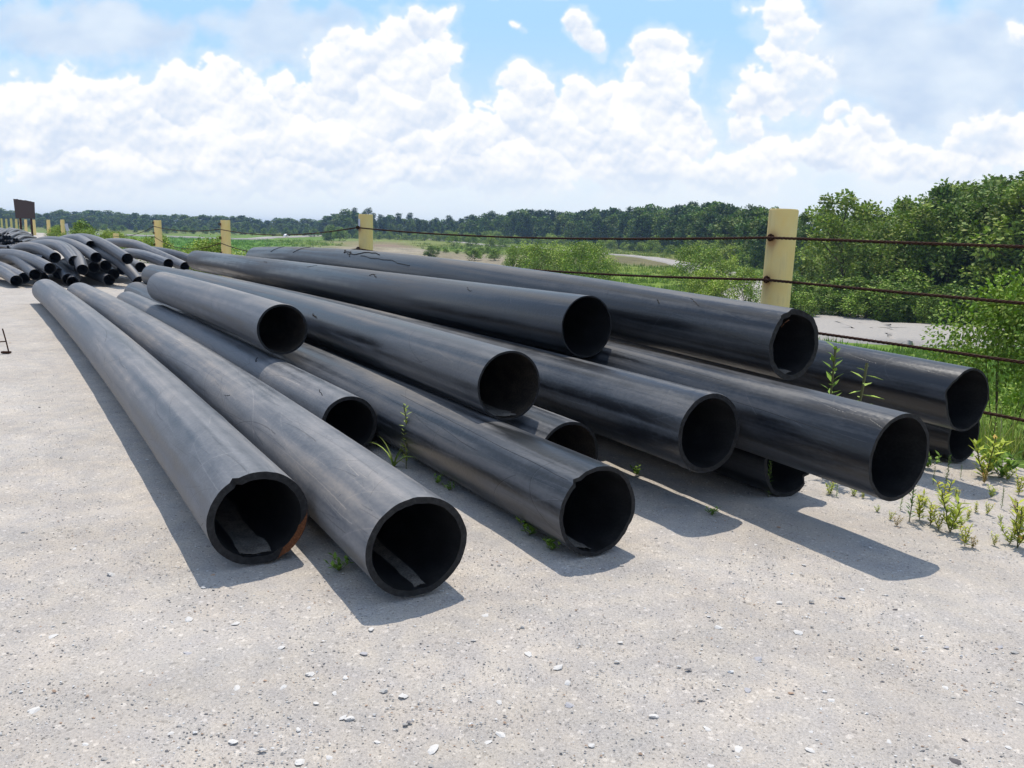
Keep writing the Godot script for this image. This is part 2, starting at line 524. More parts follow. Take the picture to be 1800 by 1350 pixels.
func make_materials() -> void:
	M.t_dusty = pipe_texture(101, 0.60, 0.026, 0.190, 0.50, 0.40, 640, 1280)
	M.t_dark = pipe_texture(202, 0.38, 0.009, 0.068, 0.95, 0.45, 640, 1280)
	M.t_streak = pipe_texture(303, 0.42, 0.013, 0.100, 1.15, 0.4, 640, 1280)
	var g := ground_texture()
	var pm := vmat(0.92, 0.25)
	pm.albedo_texture = g[0]
	pm.normal_enabled = true
	pm.normal_texture = g[1]
	pm.normal_scale = 1.5
	pm.uv1_triplanar = true
	pm.uv1_world_triplanar = true
	pm.uv1_scale = Vector3.ONE / 3.1
	M.pavement = pm
	var grain := grain_texture(40, 0.55, 1.0, 0.02)
	var lm := vmat(0.95, 0.2)
	lm.albedo_texture = grain
	lm.uv1_triplanar = true
	lm.uv1_world_triplanar = true
	lm.uv1_scale = Vector3.ONE / 9.0
	M.land = lm
	M.gravel_road = mat(lin(0.52, 0.50, 0.47), 0.95, 0.2)
	M.gravel_road.albedo_texture = g[0]
	M.gravel_road.uv1_triplanar = true
	M.gravel_road.uv1_world_triplanar = true
	M.gravel_road.uv1_scale = Vector3.ONE / 5.0
	M.bore = mat(lin(0.032, 0.031, 0.031), 0.48, 0.5)
	M.bore.albedo_texture = grain_texture(44, 0.35, 1.0, 0.02)
	M.bore_brown = mat(lin(0.075, 0.058, 0.042), 0.7, 0.4)
	M.bore_brown.albedo_texture = M.bore.albedo_texture
	M.rim = mat(lin(0.044, 0.043, 0.043), 0.75, 0.35)
	M.rim.albedo_texture = M.bore.albedo_texture
	M.clay = mat(lin(0.34, 0.135, 0.062), 0.9, 0.2)
	M.clay.albedo_texture = M.bore.albedo_texture
	M.silt = mat(lin(0.30, 0.265, 0.225), 0.95, 0.2)
	M.silt.albedo_texture = grain
	M.rust = mat(lin(0.115, 0.048, 0.026), 0.85, 0.3)
	M.rust.albedo_texture = grain_texture(46, 0.35, 1.0, 0.05)
	M.rust.uv1_triplanar = true
	M.rust.uv1_scale = Vector3.ONE * 3.0
	M.stone = vmat(0.85, 0.3)
	M.bark = mat(lin(0.085, 0.066, 0.048), 0.95, 0.1)
	M.leaf = vmat(0.62, 0.3)
	M.leaf.backlight_enabled = true
	M.leaf.backlight = Color(0.42, 0.52, 0.14)
	M.leaf.cull_mode = BaseMaterial3D.CULL_DISABLED
	M.grass = vmat(0.6, 0.3)
	M.grass.backlight_enabled = true
	M.grass.backlight = Color(0.36, 0.42, 0.12)
	M.grass.cull_mode = BaseMaterial3D.CULL_DISABLED
	# yellow paint, rust-stained and chalky
	var n := 256
	var pa := noise_bytes(n, n, 55, 0.02, 4)
	var pb := noise_bytes(n, n, 56, 0.03, 4, n, 24)
	var im := Image.create(n, n, false, Image.FORMAT_RGB8)
	for y in n:
		for x in n:
			var k := y * n + x
			var a := pa[k] / 255.0
			var s := smoothstep(0.62, 0.80, pb[k] / 255.0 * 0.8 + a * 0.3)
			var c := Color(0.84, 0.60, 0.20).lerp(Color(0.84, 0.66, 0.29), a)
			c = c.lerp(Color(0.45, 0.27, 0.10), s * 0.18)
			# rust run-off where the cable eyes are bolted on: texture height is metres / 2
			for wy in [1.61, 1.17, 0.69, 0.23]:
				var du := wrapf(x / float(n) - 0.5, -0.5, 0.5) * 0.96
				var dv: float = (1.0 - y / float(n)) * 2.0 - 0.0 - wy
				var st := exp(-du * du / 0.006 - dv * dv / 0.006) + 0.6 * exp(-du * du / 0.003) * smoothstep(0.0, -0.05, dv) * smoothstep(-0.28, -0.02, dv)
				c = c.lerp(Color(0.42, 0.20, 0.07), clampf(st * (0.25 + a * 0.9), 0.0, 0.75))
			im.set_pixel(x, y, c.linear_to_srgb())
	M.paint = mat(Color.WHITE, 0.6, 0.4)
	M.paint.albedo_texture = tex(im)

# ---------------------------------------------------------------- land
const FIELD := -3.5
func land_h(p: Vector3) -> float:
	var v := fv(p)
	var crest := -0.21
	if v < -0.2: return yard_h(pv(p)) - 0.35 * smoothstep(-0.2, -0.9, v)
	var d := maxf(0.0, v - 0.4)
	var h := crest - d / 2.3
	var u := pu(p)
	var low := FIELD + 0.35 * nz.get_noise_2d(p.x / 60.0, p.z / 60.0)
	if h < low + 0.6: h = lerpf(h, low, smoothstep(low + 0.6, low - 0.6, h)) if h > low - 0.6 else low
	return h

# kinds of ground read off the photograph: pixel, colour (linear)
const PATCHES := [
	[250, 404, 0.209, 0.237, 0.061], [420, 404, 0.160, 0.180, 0.060], [540, 405, 0.170, 0.160, 0.070], [310, 432, 0.115, 0.256, 0.033], [380, 425, 0.121, 0.256, 0.035], [450, 428, 0.135, 0.269, 0.035], [520, 420, 0.162, 0.269, 0.042], [560, 428, 0.189, 0.269, 0.044],
	[610, 428, 0.280, 0.250, 0.130], [640, 440, 0.360, 0.310, 0.220], [680, 432, 0.300, 0.220, 0.160], [720, 442, 0.380, 0.330, 0.250], [735, 421, 0.230, 0.269, 0.066], [760, 432, 0.230, 0.269, 0.066], [800, 438, 0.176, 0.256, 0.044], [780, 447, 0.300, 0.260, 0.170], [840, 456, 0.340, 0.290, 0.210], [860, 440, 0.189, 0.256, 0.050], [900, 428, 0.176, 0.243, 0.044],
	[1130, 460, 0.200, 0.180, 0.090], [1160, 448, 0.216, 0.256, 0.055], [1150, 475, 0.216, 0.282, 0.050], [1090, 485, 0.189, 0.282, 0.044], [1250, 480, 0.176, 0.256, 0.044], [1350, 510, 0.162, 0.243, 0.044], [1450, 550, 0.149, 0.230, 0.044], [1600, 552, 0.162, 0.230, 0.050], [1500, 615, 0.162, 0.269, 0.044], [1600, 640, 0.162, 0.269, 0.044], [1760, 760, 0.176, 0.269, 0.044], [1720, 560, 0.149, 0.218, 0.044],
]

var patch_pts := []
func land_color(p: Vector3) -> Color:
	var r := Vector2(p.x, p.z).length()
	var a := atan2(p.x, -p.z)
	var c := Color(0.12, 0.20, 0.04)
	if r > 9.0:
		var aa := a + 0.024 * nz.get_noise_2d(p.x / 14.0, p.z / 14.0)
		var ll := log(r) + 0.12 * nz.get_noise_2d(p.x / 18.0 + 50.0, p.z / 18.0)
		var sum := 0.0
		var acc := Vector3.ZERO
		for q in patch_pts:
			var da: float = (aa - q[0]) * 7.0
			var dl: float = (ll - q[1]) * 2.2
			var wt := 1.0 / pow(da * da + dl * dl + 0.002, 2.0)
			acc += Vector3(q[2].r, q[2].g, q[2].b) * wt
			sum += wt
		acc /= sum
		c = Color(acc.x, acc.y, acc.z)
	var k := 1.30 + 0.45 * nz.get_noise_2d(p.x / 5.0, p.z / 5.0) + 0.25 * nz.get_noise_2d(p.x / 1.3, p.z / 1.3)
	return Color(c.r * k, c.g * k, c.b * k)

func build_land() -> void:
	for q in PATCHES:
		var w := at_y(q[0], q[1], FIELD)
		patch_pts.append([atan2(w.x, -w.z), log(Vector2(w.x, w.z).length()), Color(q[2], q[3], q[4])])
	var v := PackedVector3Array(); var ix := PackedInt32Array(); var col := PackedColorArray()
	var na := 380
	var nr := 190
	for j in nr:
		var r := 3.0 * pow(900.0, float(j) / (nr - 1))
		for i in na:
			var a := lerpf(-1.75, 1.75, float(i) / (na - 1))
			var p := Vector3(sin(a) * r, 0, -cos(a) * r)
			p.y = land_h(p)
			v.append(p)
			col.append(land_color(p))
	for j in nr - 1:
		for i in na - 1:
			var p := j * na + i
			ix.append_array(PackedInt32Array([p, p + na, p + 1, p + 1, p + na, p + na + 1]))
	var st := SurfaceTool.new()
	st.create_from(arrays(v, v, ix, PackedVector2Array(), col), 0)
	st.generate_normals()
	var land := part(self, "field", st.commit(), M.land)
	tag(land, "", "", "", "structure")
	# the yard: one sheet, finer near the camera
	var us := []
	var vs := []
	var u := -14.0
	while u < 135.0:
		us.append(u); u += 0.09 if u > -1.0 and u < 9.0 else (0.35 if u < 30.0 else 3.0)
	var w2 := -60.0
	while w2 < 7.35:
		vs.append(w2); w2 += 0.09 if w2 > -1.5 else (0.4 if w2 > -12.0 else 4.0)
	vs.append(7.35)
	v = PackedVector3Array(); ix = PackedInt32Array(); col = PackedColorArray()
	for a in us:
		for b in vs:
			var p := uv_at(a, b)
			var dip := 0.010 * (nz.get_noise_2d(p.x * 0.9, p.z * 0.9) - 0.7) + 0.004 * nz.get_noise_2d(p.x * 4.0, p.z * 4.0)
			var rough := smoothstep(4.6, 6.2, b + 0.8 * nz.get_noise_2d(p.x * 0.7, p.z * 0.7))
			p.y = yard_h(b) + minf(dip, -0.001) + rough * 0.02 * nz.get_noise_2d(p.x * 2.3, p.z * 2.3)
			v.append(p)
			var t := nz.get_noise_2d(p.x * 0.55, p.z * 0.55) * 0.6 + nz.get_noise_2d(p.x * 2.1, p.z * 2.1) * 0.5 + nz.get_noise_2d(p.x * 6.0, p.z * 6.0) * 0.3
			var c := Color(0.622, 0.594, 0.558).lerp(Color(0.640, 0.594, 0.538), clampf(0.5 + t, 0.0, 1.0))
			c = c.lerp(Color(0.64, 0.59, 0.53), rough * 0.6)
			var k := 1.0 + 0.16 * nz.get_noise_2d(p.x * 1.3 + 40.0, p.z * 1.3)
			col.append(Color(c.r * k, c.g * k, c.b * k))
	var nb := vs.size()
	for i in us.size() - 1:
		for j in nb - 1:
			var p := i * nb + j
			ix.append_array(PackedInt32Array([p, p + nb, p + 1, p + 1, p + nb, p + nb + 1]))
	st = SurfaceTool.new()
	st.create_from(arrays(v, v, ix, PackedVector2Array(), col), 0)
	st.generate_normals()
	tag(part(self, "pavement", st.commit(), M.pavement), "", "", "", "structure")
	# gravel roads in the field
	var line := []
	for q in [[2600, 640], [2100, 596], [1690, 585], [1560, 583], [1430, 565], [1320, 505], [1200, 463], [1120, 451], [1060, 446], [960, 438], [886, 433], [800, 425], [760, 421]]:
		line.append(at_y(q[0], q[1], FIELD + 0.1))
	road("gravel_road", line, 9.0, 0.22, 4.0)
	line = []
	for q in [[-500, 397], [-120, 402], [60, 406], [180, 408.5], [300, 412], [420, 415.5], [480, 414.5], [540, 412.5], [600, 411]]:
		line.append(at_y(q[0], q[1], FIELD + 1.0))
	road("levee_road", line, 5.0, 0.45, 5.0)

func road(called: String, line: Array, wide0: float, rise := 0.12, wide1 := 4.0) -> void:
	var c := smooth_line(line, 10)
	var v := PackedVector3Array(); var ix := PackedInt32Array()
	for i in c.size():
		var t := c[mini(i + 1, c.size() - 1)] - c[maxi(i - 1, 0)]
		var s := Vector3(t.x, 0, t.z).normalized().cross(Vector3.UP)
		var wide := lerpf(wide0, wide1, smoothstep(0.3, 0.6, float(i) / c.size()))
		var prof := [-0.56, -0.5, -0.25, 0.0, 0.25, 0.5, 0.56]
		for q in prof:
			var wob := 1.0 + 0.16 * nz.get_noise_2d(i * 0.35 + 9.0 * q, 3.0)
			var p: Vector3 = c[i] + s * q * wide * wob
			p.y = land_h(p) + (rise if absf(q) < 0.55 else -0.3)
			v.append(p)
	for i in c.size() - 1:
		for k in 6:
			var p := i * 7 + k
			ix.append_array(PackedInt32Array([p, p + 7, p + 1, p + 1, p + 7, p + 8]))
	var st := SurfaceTool.new()
	st.create_from(arrays(v, v, ix), 0)
	st.generate_normals()
	tag(part(self, called, st.commit(), M.gravel_road), "", "", "", "structure")

# ---------------------------------------------------------------- the big pipes
func centre_line(x: float, y: float, z: float, az: float, el: float, length: float, bow: float, arch: float, n: int) -> PackedVector3Array:
	var a := Vector3(-sin(az) * cos(el), sin(el), -cos(az) * cos(el))
	var side := Vector3(cos(az), 0, -sin(az))
	var c := PackedVector3Array()
	for i in n + 1:
		var s := float(i) / n
		var p := a * s * length + side * bow * 4.0 * s * (1.0 - s)
		if arch != 0.0: p.y -= arch * pow(maxf(0.0, s - 0.125), 2.0)
		c.append(p)
	return c

func build_pipe(called: String, d: Dictionary) -> Node3D:
	var c: PackedVector3Array = d.line
	var at: Vector3 = d.at
	var R: float = d.r
	var wall: float = d.wall
	var n: int = d.get("sides", 64)
	var sd: float = d.get("seed", 1.0)
	var total := 0.0
	for i in c.size() - 1: total += c[i].distance_to(c[i + 1])
	var oval: float = d.get("oval", 0.0)
	var beads: Array = d.get("beads", [])
	var ro := func(a: float, s: float) -> float:
		var r := R * (1.0 + oval * cos(2.0 * a) + 0.0035 * nz.get_noise_3d(cos(a) * 2.0 + sd * 7.0, sin(a) * 2.0, s * 1.2))
		for b in beads:
			var q: float = (s - b[0]) / b[1]
			if absf(q) < 1.0: r += b[2] * (1.0 - q * q)
		return r
	var ri := func(a: float, s: float) -> float: return R * (1.0 + oval * cos(2.0 * a)) - wall * (1.0 + 0.10 * nz.get_noise_3d(cos(a) * 2.5 + sd * 3.0, sin(a) * 2.5, s))
	var jag: float = d.get("jag", 0.006)
	var notch: Array = d.get("notch", [])
	var fo := func(a: float) -> float:
		var p := jag * nz.get_noise_2d(cos(a) * 1.6 + sd * 5.0, sin(a) * 1.6) + jag * 0.14 * nz.get_noise_2d(cos(a) * 7.0, sin(a) * 7.0 + sd)
		for q in notch:
			var e: float = absf(wrapf(a - q[0], -PI, PI)) / q[1]
			if e < 1.0: p += q[2] * (1.0 - pow(e, q[3]))
		return p
	var fi := func(a: float) -> float: return float(fo.call(a)) + jag * 0.4 * nz.get_noise_2d(cos(a) * 4.0, sin(a) * 4.0 + sd * 2.0)
	var o := base(called, at)
	# extra rings near the front and at beads
	part(o, "outer_wall", wall_mesh(c, ro, n, false, fo, 6.0), d.mat)
	part(o, "bore", wall_mesh(c, ri, n, true, fi, 2.0), d.get("inner", M.bore))
	var rim_front := part(o, "cut_end", rim_mesh(c, false, ro, ri, n, fo, fi, total), M.rim)
	part(o, "cut_end", rim_mesh(c, true, ro, ri, n, fo, fi, total), M.rim)
	if d.has("silt"):
		var q: Array = d.silt      # angle, half width, length
		var sc := PackedVector3Array()
		for i in c.size():
			var far := c[0].distance_to(c[i])
			if far > 0.025 and far < q[2]: sc.append(c[i])
		var rs := func(a: float, s: float) -> float:
			return R - wall * 1.1 - 0.008 - 0.004 * nz.get_noise_2d(a * 9.0, s * 4.0) + 0.013 * pow(maxf(0.0, absf(a - q[0]) / q[1] + 0.55 * nz.get_noise_2d(s * 2.2 + signf(a - q[0]) * 30.0, sd) + 0.25 * nz.get_noise_2d(s * 9.0, a * 5.0)), 3.0)
		var fs := func(a: float) -> float: return 0.0 + 0.02 * nz.get_noise_2d(a * 11.0, sd)
		part(o, "dried_silt", wall_mesh(sc, rs, 18, true, fs, 1.0, q[0] - q[1], q[0] + q[1]), M.silt)
	if d.has("clay"):
		var q: Array = d.clay      # angle range on the rim
		var v := PackedVector3Array(); var nn := PackedVector3Array(); var ix := PackedInt32Array(); var uv := PackedVector2Array()
		var fr: Array = frames(c)[0]
		var m := 40
		for k in m + 1:
			var t := float(k) / m
			var a: float = lerpf(q[0], q[1], t)
			var e: Vector3 = fr[1] * cos(a) + fr[2] * sin(a)
			var w := wall * clampf(1.25 * smoothstep(0.0, 0.3, t) * smoothstep(1.0, 0.55, t) * (1.0 + 0.5 * nz.get_noise_2d(t * 5.0, 4.0)), 0.02, 0.96)
			for j in 2:
				v.append(c[0] + e * (R - 0.002 - (w if j == 1 else 0.0)) + fr[0] * (float(fo.call(a)) - 0.004))
				nn.append(-fr[0]); uv.append(Vector2(t * 2.0, j * 0.2))
			if k > 0:
				var p := (k - 1) * 2
				ix.append_array(PackedInt32Array([p, p + 1, p + 2, p + 1, p + 3, p + 2]))
		var cm := part(rim_front, "clay_smear", arrays(v, nn, ix, uv), M.clay)
		cm.set_meta("label", "orange clay smeared along the rim")
	if d.has("patch"):
		var q: Array = d.patch     # angle, half width, depth
		var sc := PackedVector3Array([c[0].lerp(c[1], 0.03), c[0].lerp(c[1], 0.03 + q[2] * 0.5), c[0].lerp(c[1], 0.03 + q[2])])
		var rp := func(a: float, _s: float) -> float: return R - wall * 1.25 - 0.004
		var fp := func(a: float) -> float: return 0.02 * nz.get_noise_2d(a * 9.0, 1.0)
		var cm := part(o, "clay_patch", wall_mesh(sc, rp, 10, true, fp, 1.0, q[0] - q[1], q[0] + q[1]), M.clay)
		cm.set_meta("label", "orange clay stuck inside the mouth")
	return o

func build_pipes() -> void:
	# x, y, z of the front end's centre, bearing, rise, length, sideways bow, arch
	var D := {
		"p1": [-1.183, 0.2345, -3.74, 0.569, 0, 14.861, 0.088, 0, 0.2335, 0.036],
		"p2": [-0.394, 0.2345, -3.432, 0.569, 0, 14.445, 0.141, 0, 0.2335, 0.029],
		"p3": [-1.153, 0.213, -5.75, 0.573, 0, 10.173, 0.042, 0, 0.212, 0.026],
		"p6": [0.449, 0.2345, -3.971, 0.571, 0, 14.351, 0.101, 0, 0.2335, 0.022],
		"p7": [0.367, 0.226, -5.014, 0.569, 0, 14.298, 0.176, 0, 0.225, 0.018],
		"p4": [-2.067, 0.69, -7.369, 0.57, -0.003, 5.727, 0.053, 0, 0.225, 0.017],
		"p5": [-0.016, 0.652, -5.1, 0.566, -0.005, 12.939, 0.215, 0, 0.222, 0.013],
		"p8": [1.145, 0.489, -4.644, 0.57, -0.002, 14.302, 0.197, 0, 0.2335, 0.028],
		"p9": [2.007, 0.508, -4.135, 0.514, 0.014, 14.253, 0.065, 0, 0.2335, 0.021],
		"p10": [0.55, 0.918, -6.169, 0.533, -0.011, 16.126, 0.039, 0, 0.23, 0.010],
		"p11": [1.84, 0.921, -5.376, 0.536, 0.029, 14.299, 0, 0.547, 0.2335, 0.036],
		"p12": [3.281, 0.497, -5.849, 0.521, 0.017, 14.3, 0.146, 0, 0.2335, 0.017],
		"p13": [1.802, 0.184, -5.152, 0.562, 0, 14.299, 0.206, 0, 0.225, 0.024],
		"p14": [3.707, 0.060, -6.598, 0.555, 0, 14.3, 0, 0, 0.225, 0.02],
	}
	var s15 := uv_at(6.0, 4.95)
	D.p15 = [s15.x, yard_h(4.95) + 0.226, s15.z, 0.563, 0, 12.0, 0.1, 0, 0.225, 0.02]
	var s16 := uv_at(4.6, 5.62)
	D.p16 = [s16.x, yard_h(5.62) + 0.226, s16.z, 0.545, 0, 13.0, 0, 0, 0.225, 0.02]
	var s17 := uv_at(7.0, 5.15)
	D.p17 = [s17.x, 0.60, s17.z, 0.545, 0.008, 11.5, 0, 0, 0.225, 0.02]
	var L := {
		"p1": "long dusty grey pipe beside the open concrete, orange clay smeared on its rim",
		"p2": "dusty grey pipe whose mouth reaches farthest onto open concrete, next to the clay-rimmed pipe",
		"p3": "grey pipe on the ground, mouth half hidden behind the long pipe in front of it",
		"p6": "scratched pipe on the ground with green leaves under it, sunlit silt inside its mouth",
		"p7": "pipe on the ground squeezed under the brown-bored pipe, short pale sunlit end",
		"p4": "short grey pipe with a pale collar lying on top of two ground pipes",
		"p5": "second-tier pipe with a thin black wall and brown inside, lying over the scratched pipe",
		"p8": "second-tier pipe with a ridged lip and orange clay inside the top of its mouth",
		"p9": "second-tier pipe with a long crack line, its mouth jutting out over weedy gravel",
		"p10": "thin-walled pipe on the top tier, wide dark mouth above the ridged-lip pipe",
		"p11": "top-tier pipe with a ragged thick-walled mouth in front of the yellow fence post",
		"p12": "pipe beside the cable fence with a jagged torn notch in its mouth",
		"p13": "broken pipe on the ground in deep shade under the pipe that juts out",
		"p14": "shaded pipe on the ground at the grass edge, under the pipe with torn mouth",
		"p15": "buried bottom pipe in the dark gap under the ragged-mouthed top pipe",
		"p16": "bottom pipe in shade between the jutting pipe and the torn-mouth pipe",
		"p17": "middle-tier pipe in deep shade under the ragged-mouthed top pipe",
	}
	var opt := {
		"p1": {"clay": [-1.25, 0.05], "silt": [-1.62, 0.42, 7.0], "jag": 0.014, "oval": 0.02, "beads": [[1.62, 0.05, 0.004]], "notch": [[2.05, 0.05, 0.05, 1.0], [1.35, 0.03, 0.03, 1.0]]},
		"p2": {"silt": [-1.45, 0.24, 8.0], "jag": 0.012, "oval": 0.028},
		"p3": {"jag": 0.01},
		"p6": {"silt": [-1.85, 0.30, 3.0], "jag": 0.012, "notch": [[2.25, 0.03, 0.03, 1.0]]},
		"p7": {"jag": 0.004, "inner": M.bore_brown},
		"p4": {"beads": [[0.10, 0.02, -0.006], [0.04, 0.05, 0.004]], "inner": M.bore_brown, "jag": 0.004},
		"p5": {"inner": M.bore_brown, "jag": 0.004, "silt": [-1.57, 0.4, 1.4]},
		"p8": {"beads": [[0.03, 0.03, 0.006], [0.10, 0.02, 0.005]], "patch": [1.45, 0.24, 0.22], "jag": 0.005},
		"p9": {"jag": 0.005},
		"p10": {"jag": 0.006, "oval": -0.012},
		"p11": {"jag": 0.014, "notch": [[1.4, 0.55, 0.05, 2.0], [2.1, 0.2, 0.03, 1.0]], "patch": [2.2, 0.22, 0.5], "silt": [-1.5, 0.2, 1.0]},
		"p12": {"jag": 0.008, "notch": [[2.85, 0.36, 0.03, 1.6], [3.2, 0.04, 0.025, 1.0], [2.5, 0.08, 0.018, 1.0]]},
		"p13": {"jag": 0.02, "notch": [[0.05, 0.42, 0.16, 1.3], [-0.6, 0.15, 0.04, 1.0]]},
	}
	var dusty := ["p1", "p2", "p3", "p4"]
	var streaky := ["p6", "p5", "p7"]
	# scars that stand out: start (along, angle), end (along, angle), wander, lift, thickness, name
	var marks := {
		"p9": [[1.2, 2.2, 6.5, 1.75, 0.1, -0.0006, 0.0012, "crack"], [0.25, 2.75, 1.5, 2.6, 0.05, -0.0005, 0.0012, "crack"]],
		"p6": [[0.05, 2.35, 2.2, 2.1, 0.12, -0.0005, 0.0012, "crack"], [0.9, 2.6, 3.0, 2.2, 0.2, -0.0008, 0.0012, "crack"]],
		"p11": [[7.0, 2.0, 8.2, 2.3, 0.5, 0.004, 0.006, "peeled_strip"], [8.0, 2.35, 8.5, 2.0, 0.6, 0.004, 0.006, "peeled_strip"], [5.8, 2.5, 7.6, 2.45, 0.3, 0.002, 0.005, "peeled_strip"], [10.4, 1.7, 10.9, 2.5, 0.2, 0.002, 0.006, "peeled_strip"], [12.0, 1.8, 12.4, 2.5, 0.2, 0.002, 0.006, "peeled_strip"], [0.75, 2.3, 0.9, 2.05, 0.1, -0.001, 0.004, "gouge"], [1.15, 2.5, 1.2, 2.35, 0.1, -0.001, 0.005, "gouge"]],
		"p10": [[4.0, 2.2, 4.25, 2.1, 0.4, 0.002, 0.005, "peeled_strip"], [6.5, 2.0, 6.8, 2.2, 0.3, 0.001, 0.004, "gouge"], [1.6, 2.3, 1.75, 2.2, 0.2, -0.001, 0.004, "gouge"], [9.0, 2.3, 9.3, 2.1, 0.2, 0.0, 0.005, "gouge"]],
		"p2": [[0.45, 2.55, 0.5, 2.75, 0.1, -0.001, 0.004, "gouge"], [2.9, 2.4, 3.0, 2.5, 0.1, -0.001, 0.004, "gouge"], [1.5, 2.7, 1.56, 2.8, 0.1, -0.001, 0.003, "gouge"]],
		"p1": [[1.5, 3.5, 1.62, 3.1, 0.1, -0.001, 0.004, "gouge"], [1.75, 3.45, 1.85, 3.0, 0.1, -0.001, 0.004, "gouge"], [1.35, 3.4, 1.45, 3.2, 0.1, -0.001, 0.004, "gouge"], [4.5, 2.8, 4.6, 2.6, 0.1, -0.001, 0.004, "gouge"]],
		"p3": [[0.25, 2.1, 0.4, 1.95, 0.1, 0.0, 0.003, "gouge"], [2.0, 2.2, 2.1, 2.0, 0.2, 0.0, 0.004, "gouge"]],
		"p5": [[3.5, 2.7, 3.65, 2.6, 0.2, 0.002, 0.005, "peeled_strip"]],
		"p8": [[2.5, 2.3, 2.7, 2.1, 0.1, -0.001, 0.003, "gouge"]],
	}
	var k := 0
	for key in D:
		var q: Array = D[key]
		k += 1
		var is_d: bool = key in dusty
		var tint := Color.WHITE
		if key == "p7": tint = Color(1.2, 1.2, 1.2)
		if key == "p8": tint = Color(1.15, 1.15, 1.15)
		if key in ["p9", "p12", "p10"]: tint = Color(0.93, 0.94, 0.96)
		var m := pipe_mat(M.t_dusty if is_d else (M.t_streak if key in streaky else M.t_dark), tint, 1.12 if is_d else 0.92, Vector3(fmod(k * 0.37, 1.0), fmod(k * 0.61, 1.0), 0))
		var ln := centre_line(q[0], q[1], q[2], q[3], q[4], q[5], q[6], q[7], 56)
		# a few close rings near the mouth so that lips and notches have shape
		var c := PackedVector3Array()
		for s in [0.0, 0.012, 0.03, 0.05, 0.075, 0.10, 0.13, 0.18]: c.append(ln[0].lerp(ln[1], s / 0.2552 if q[5] > 12.0 else s / 0.2))
		for i in range(1, ln.size()): c.append(ln[i])
		var d := {"line": c, "at": Vector3(q[0], q[1], q[2]), "r": q[8], "wall": q[9], "mat": m, "seed": float(k)}
		d.merge(opt.get(key, {}), true)
		var o := build_pipe("plastic_pipe", d)
		for mk in marks.get(key, []):
			var ml := PackedVector3Array()
			var steps := 22
			for i in steps + 1:
				var t := float(i) / steps
				var s: float = lerpf(mk[0], mk[2], t)
				var a: float = lerpf(mk[1], mk[3], t) + mk[4] * 0.6 * nz.get_noise_2d(t * 1.6, float(mk[0]) * 3.0)
				var x := s / float(q[5]) * 56.0
				var p0 := ln[int(x)].lerp(ln[mini(int(x) + 1, 56)], fmod(x, 1.0))
				var tg := (ln[mini(int(x) + 1, 56)] - ln[int(x)]).normalized()
				var sd2 := tg.cross(Vector3.UP).normalized()
				ml.append(p0 + (sd2 * cos(a) + sd2.cross(tg) * sin(a)) * (float(q[8]) + mk[5]))
			part(o, mk[7], tube(ml, mk[6], 5), M.rim)
		tag(o, L[key], "pipe", "large pipes stacked beside the fence")

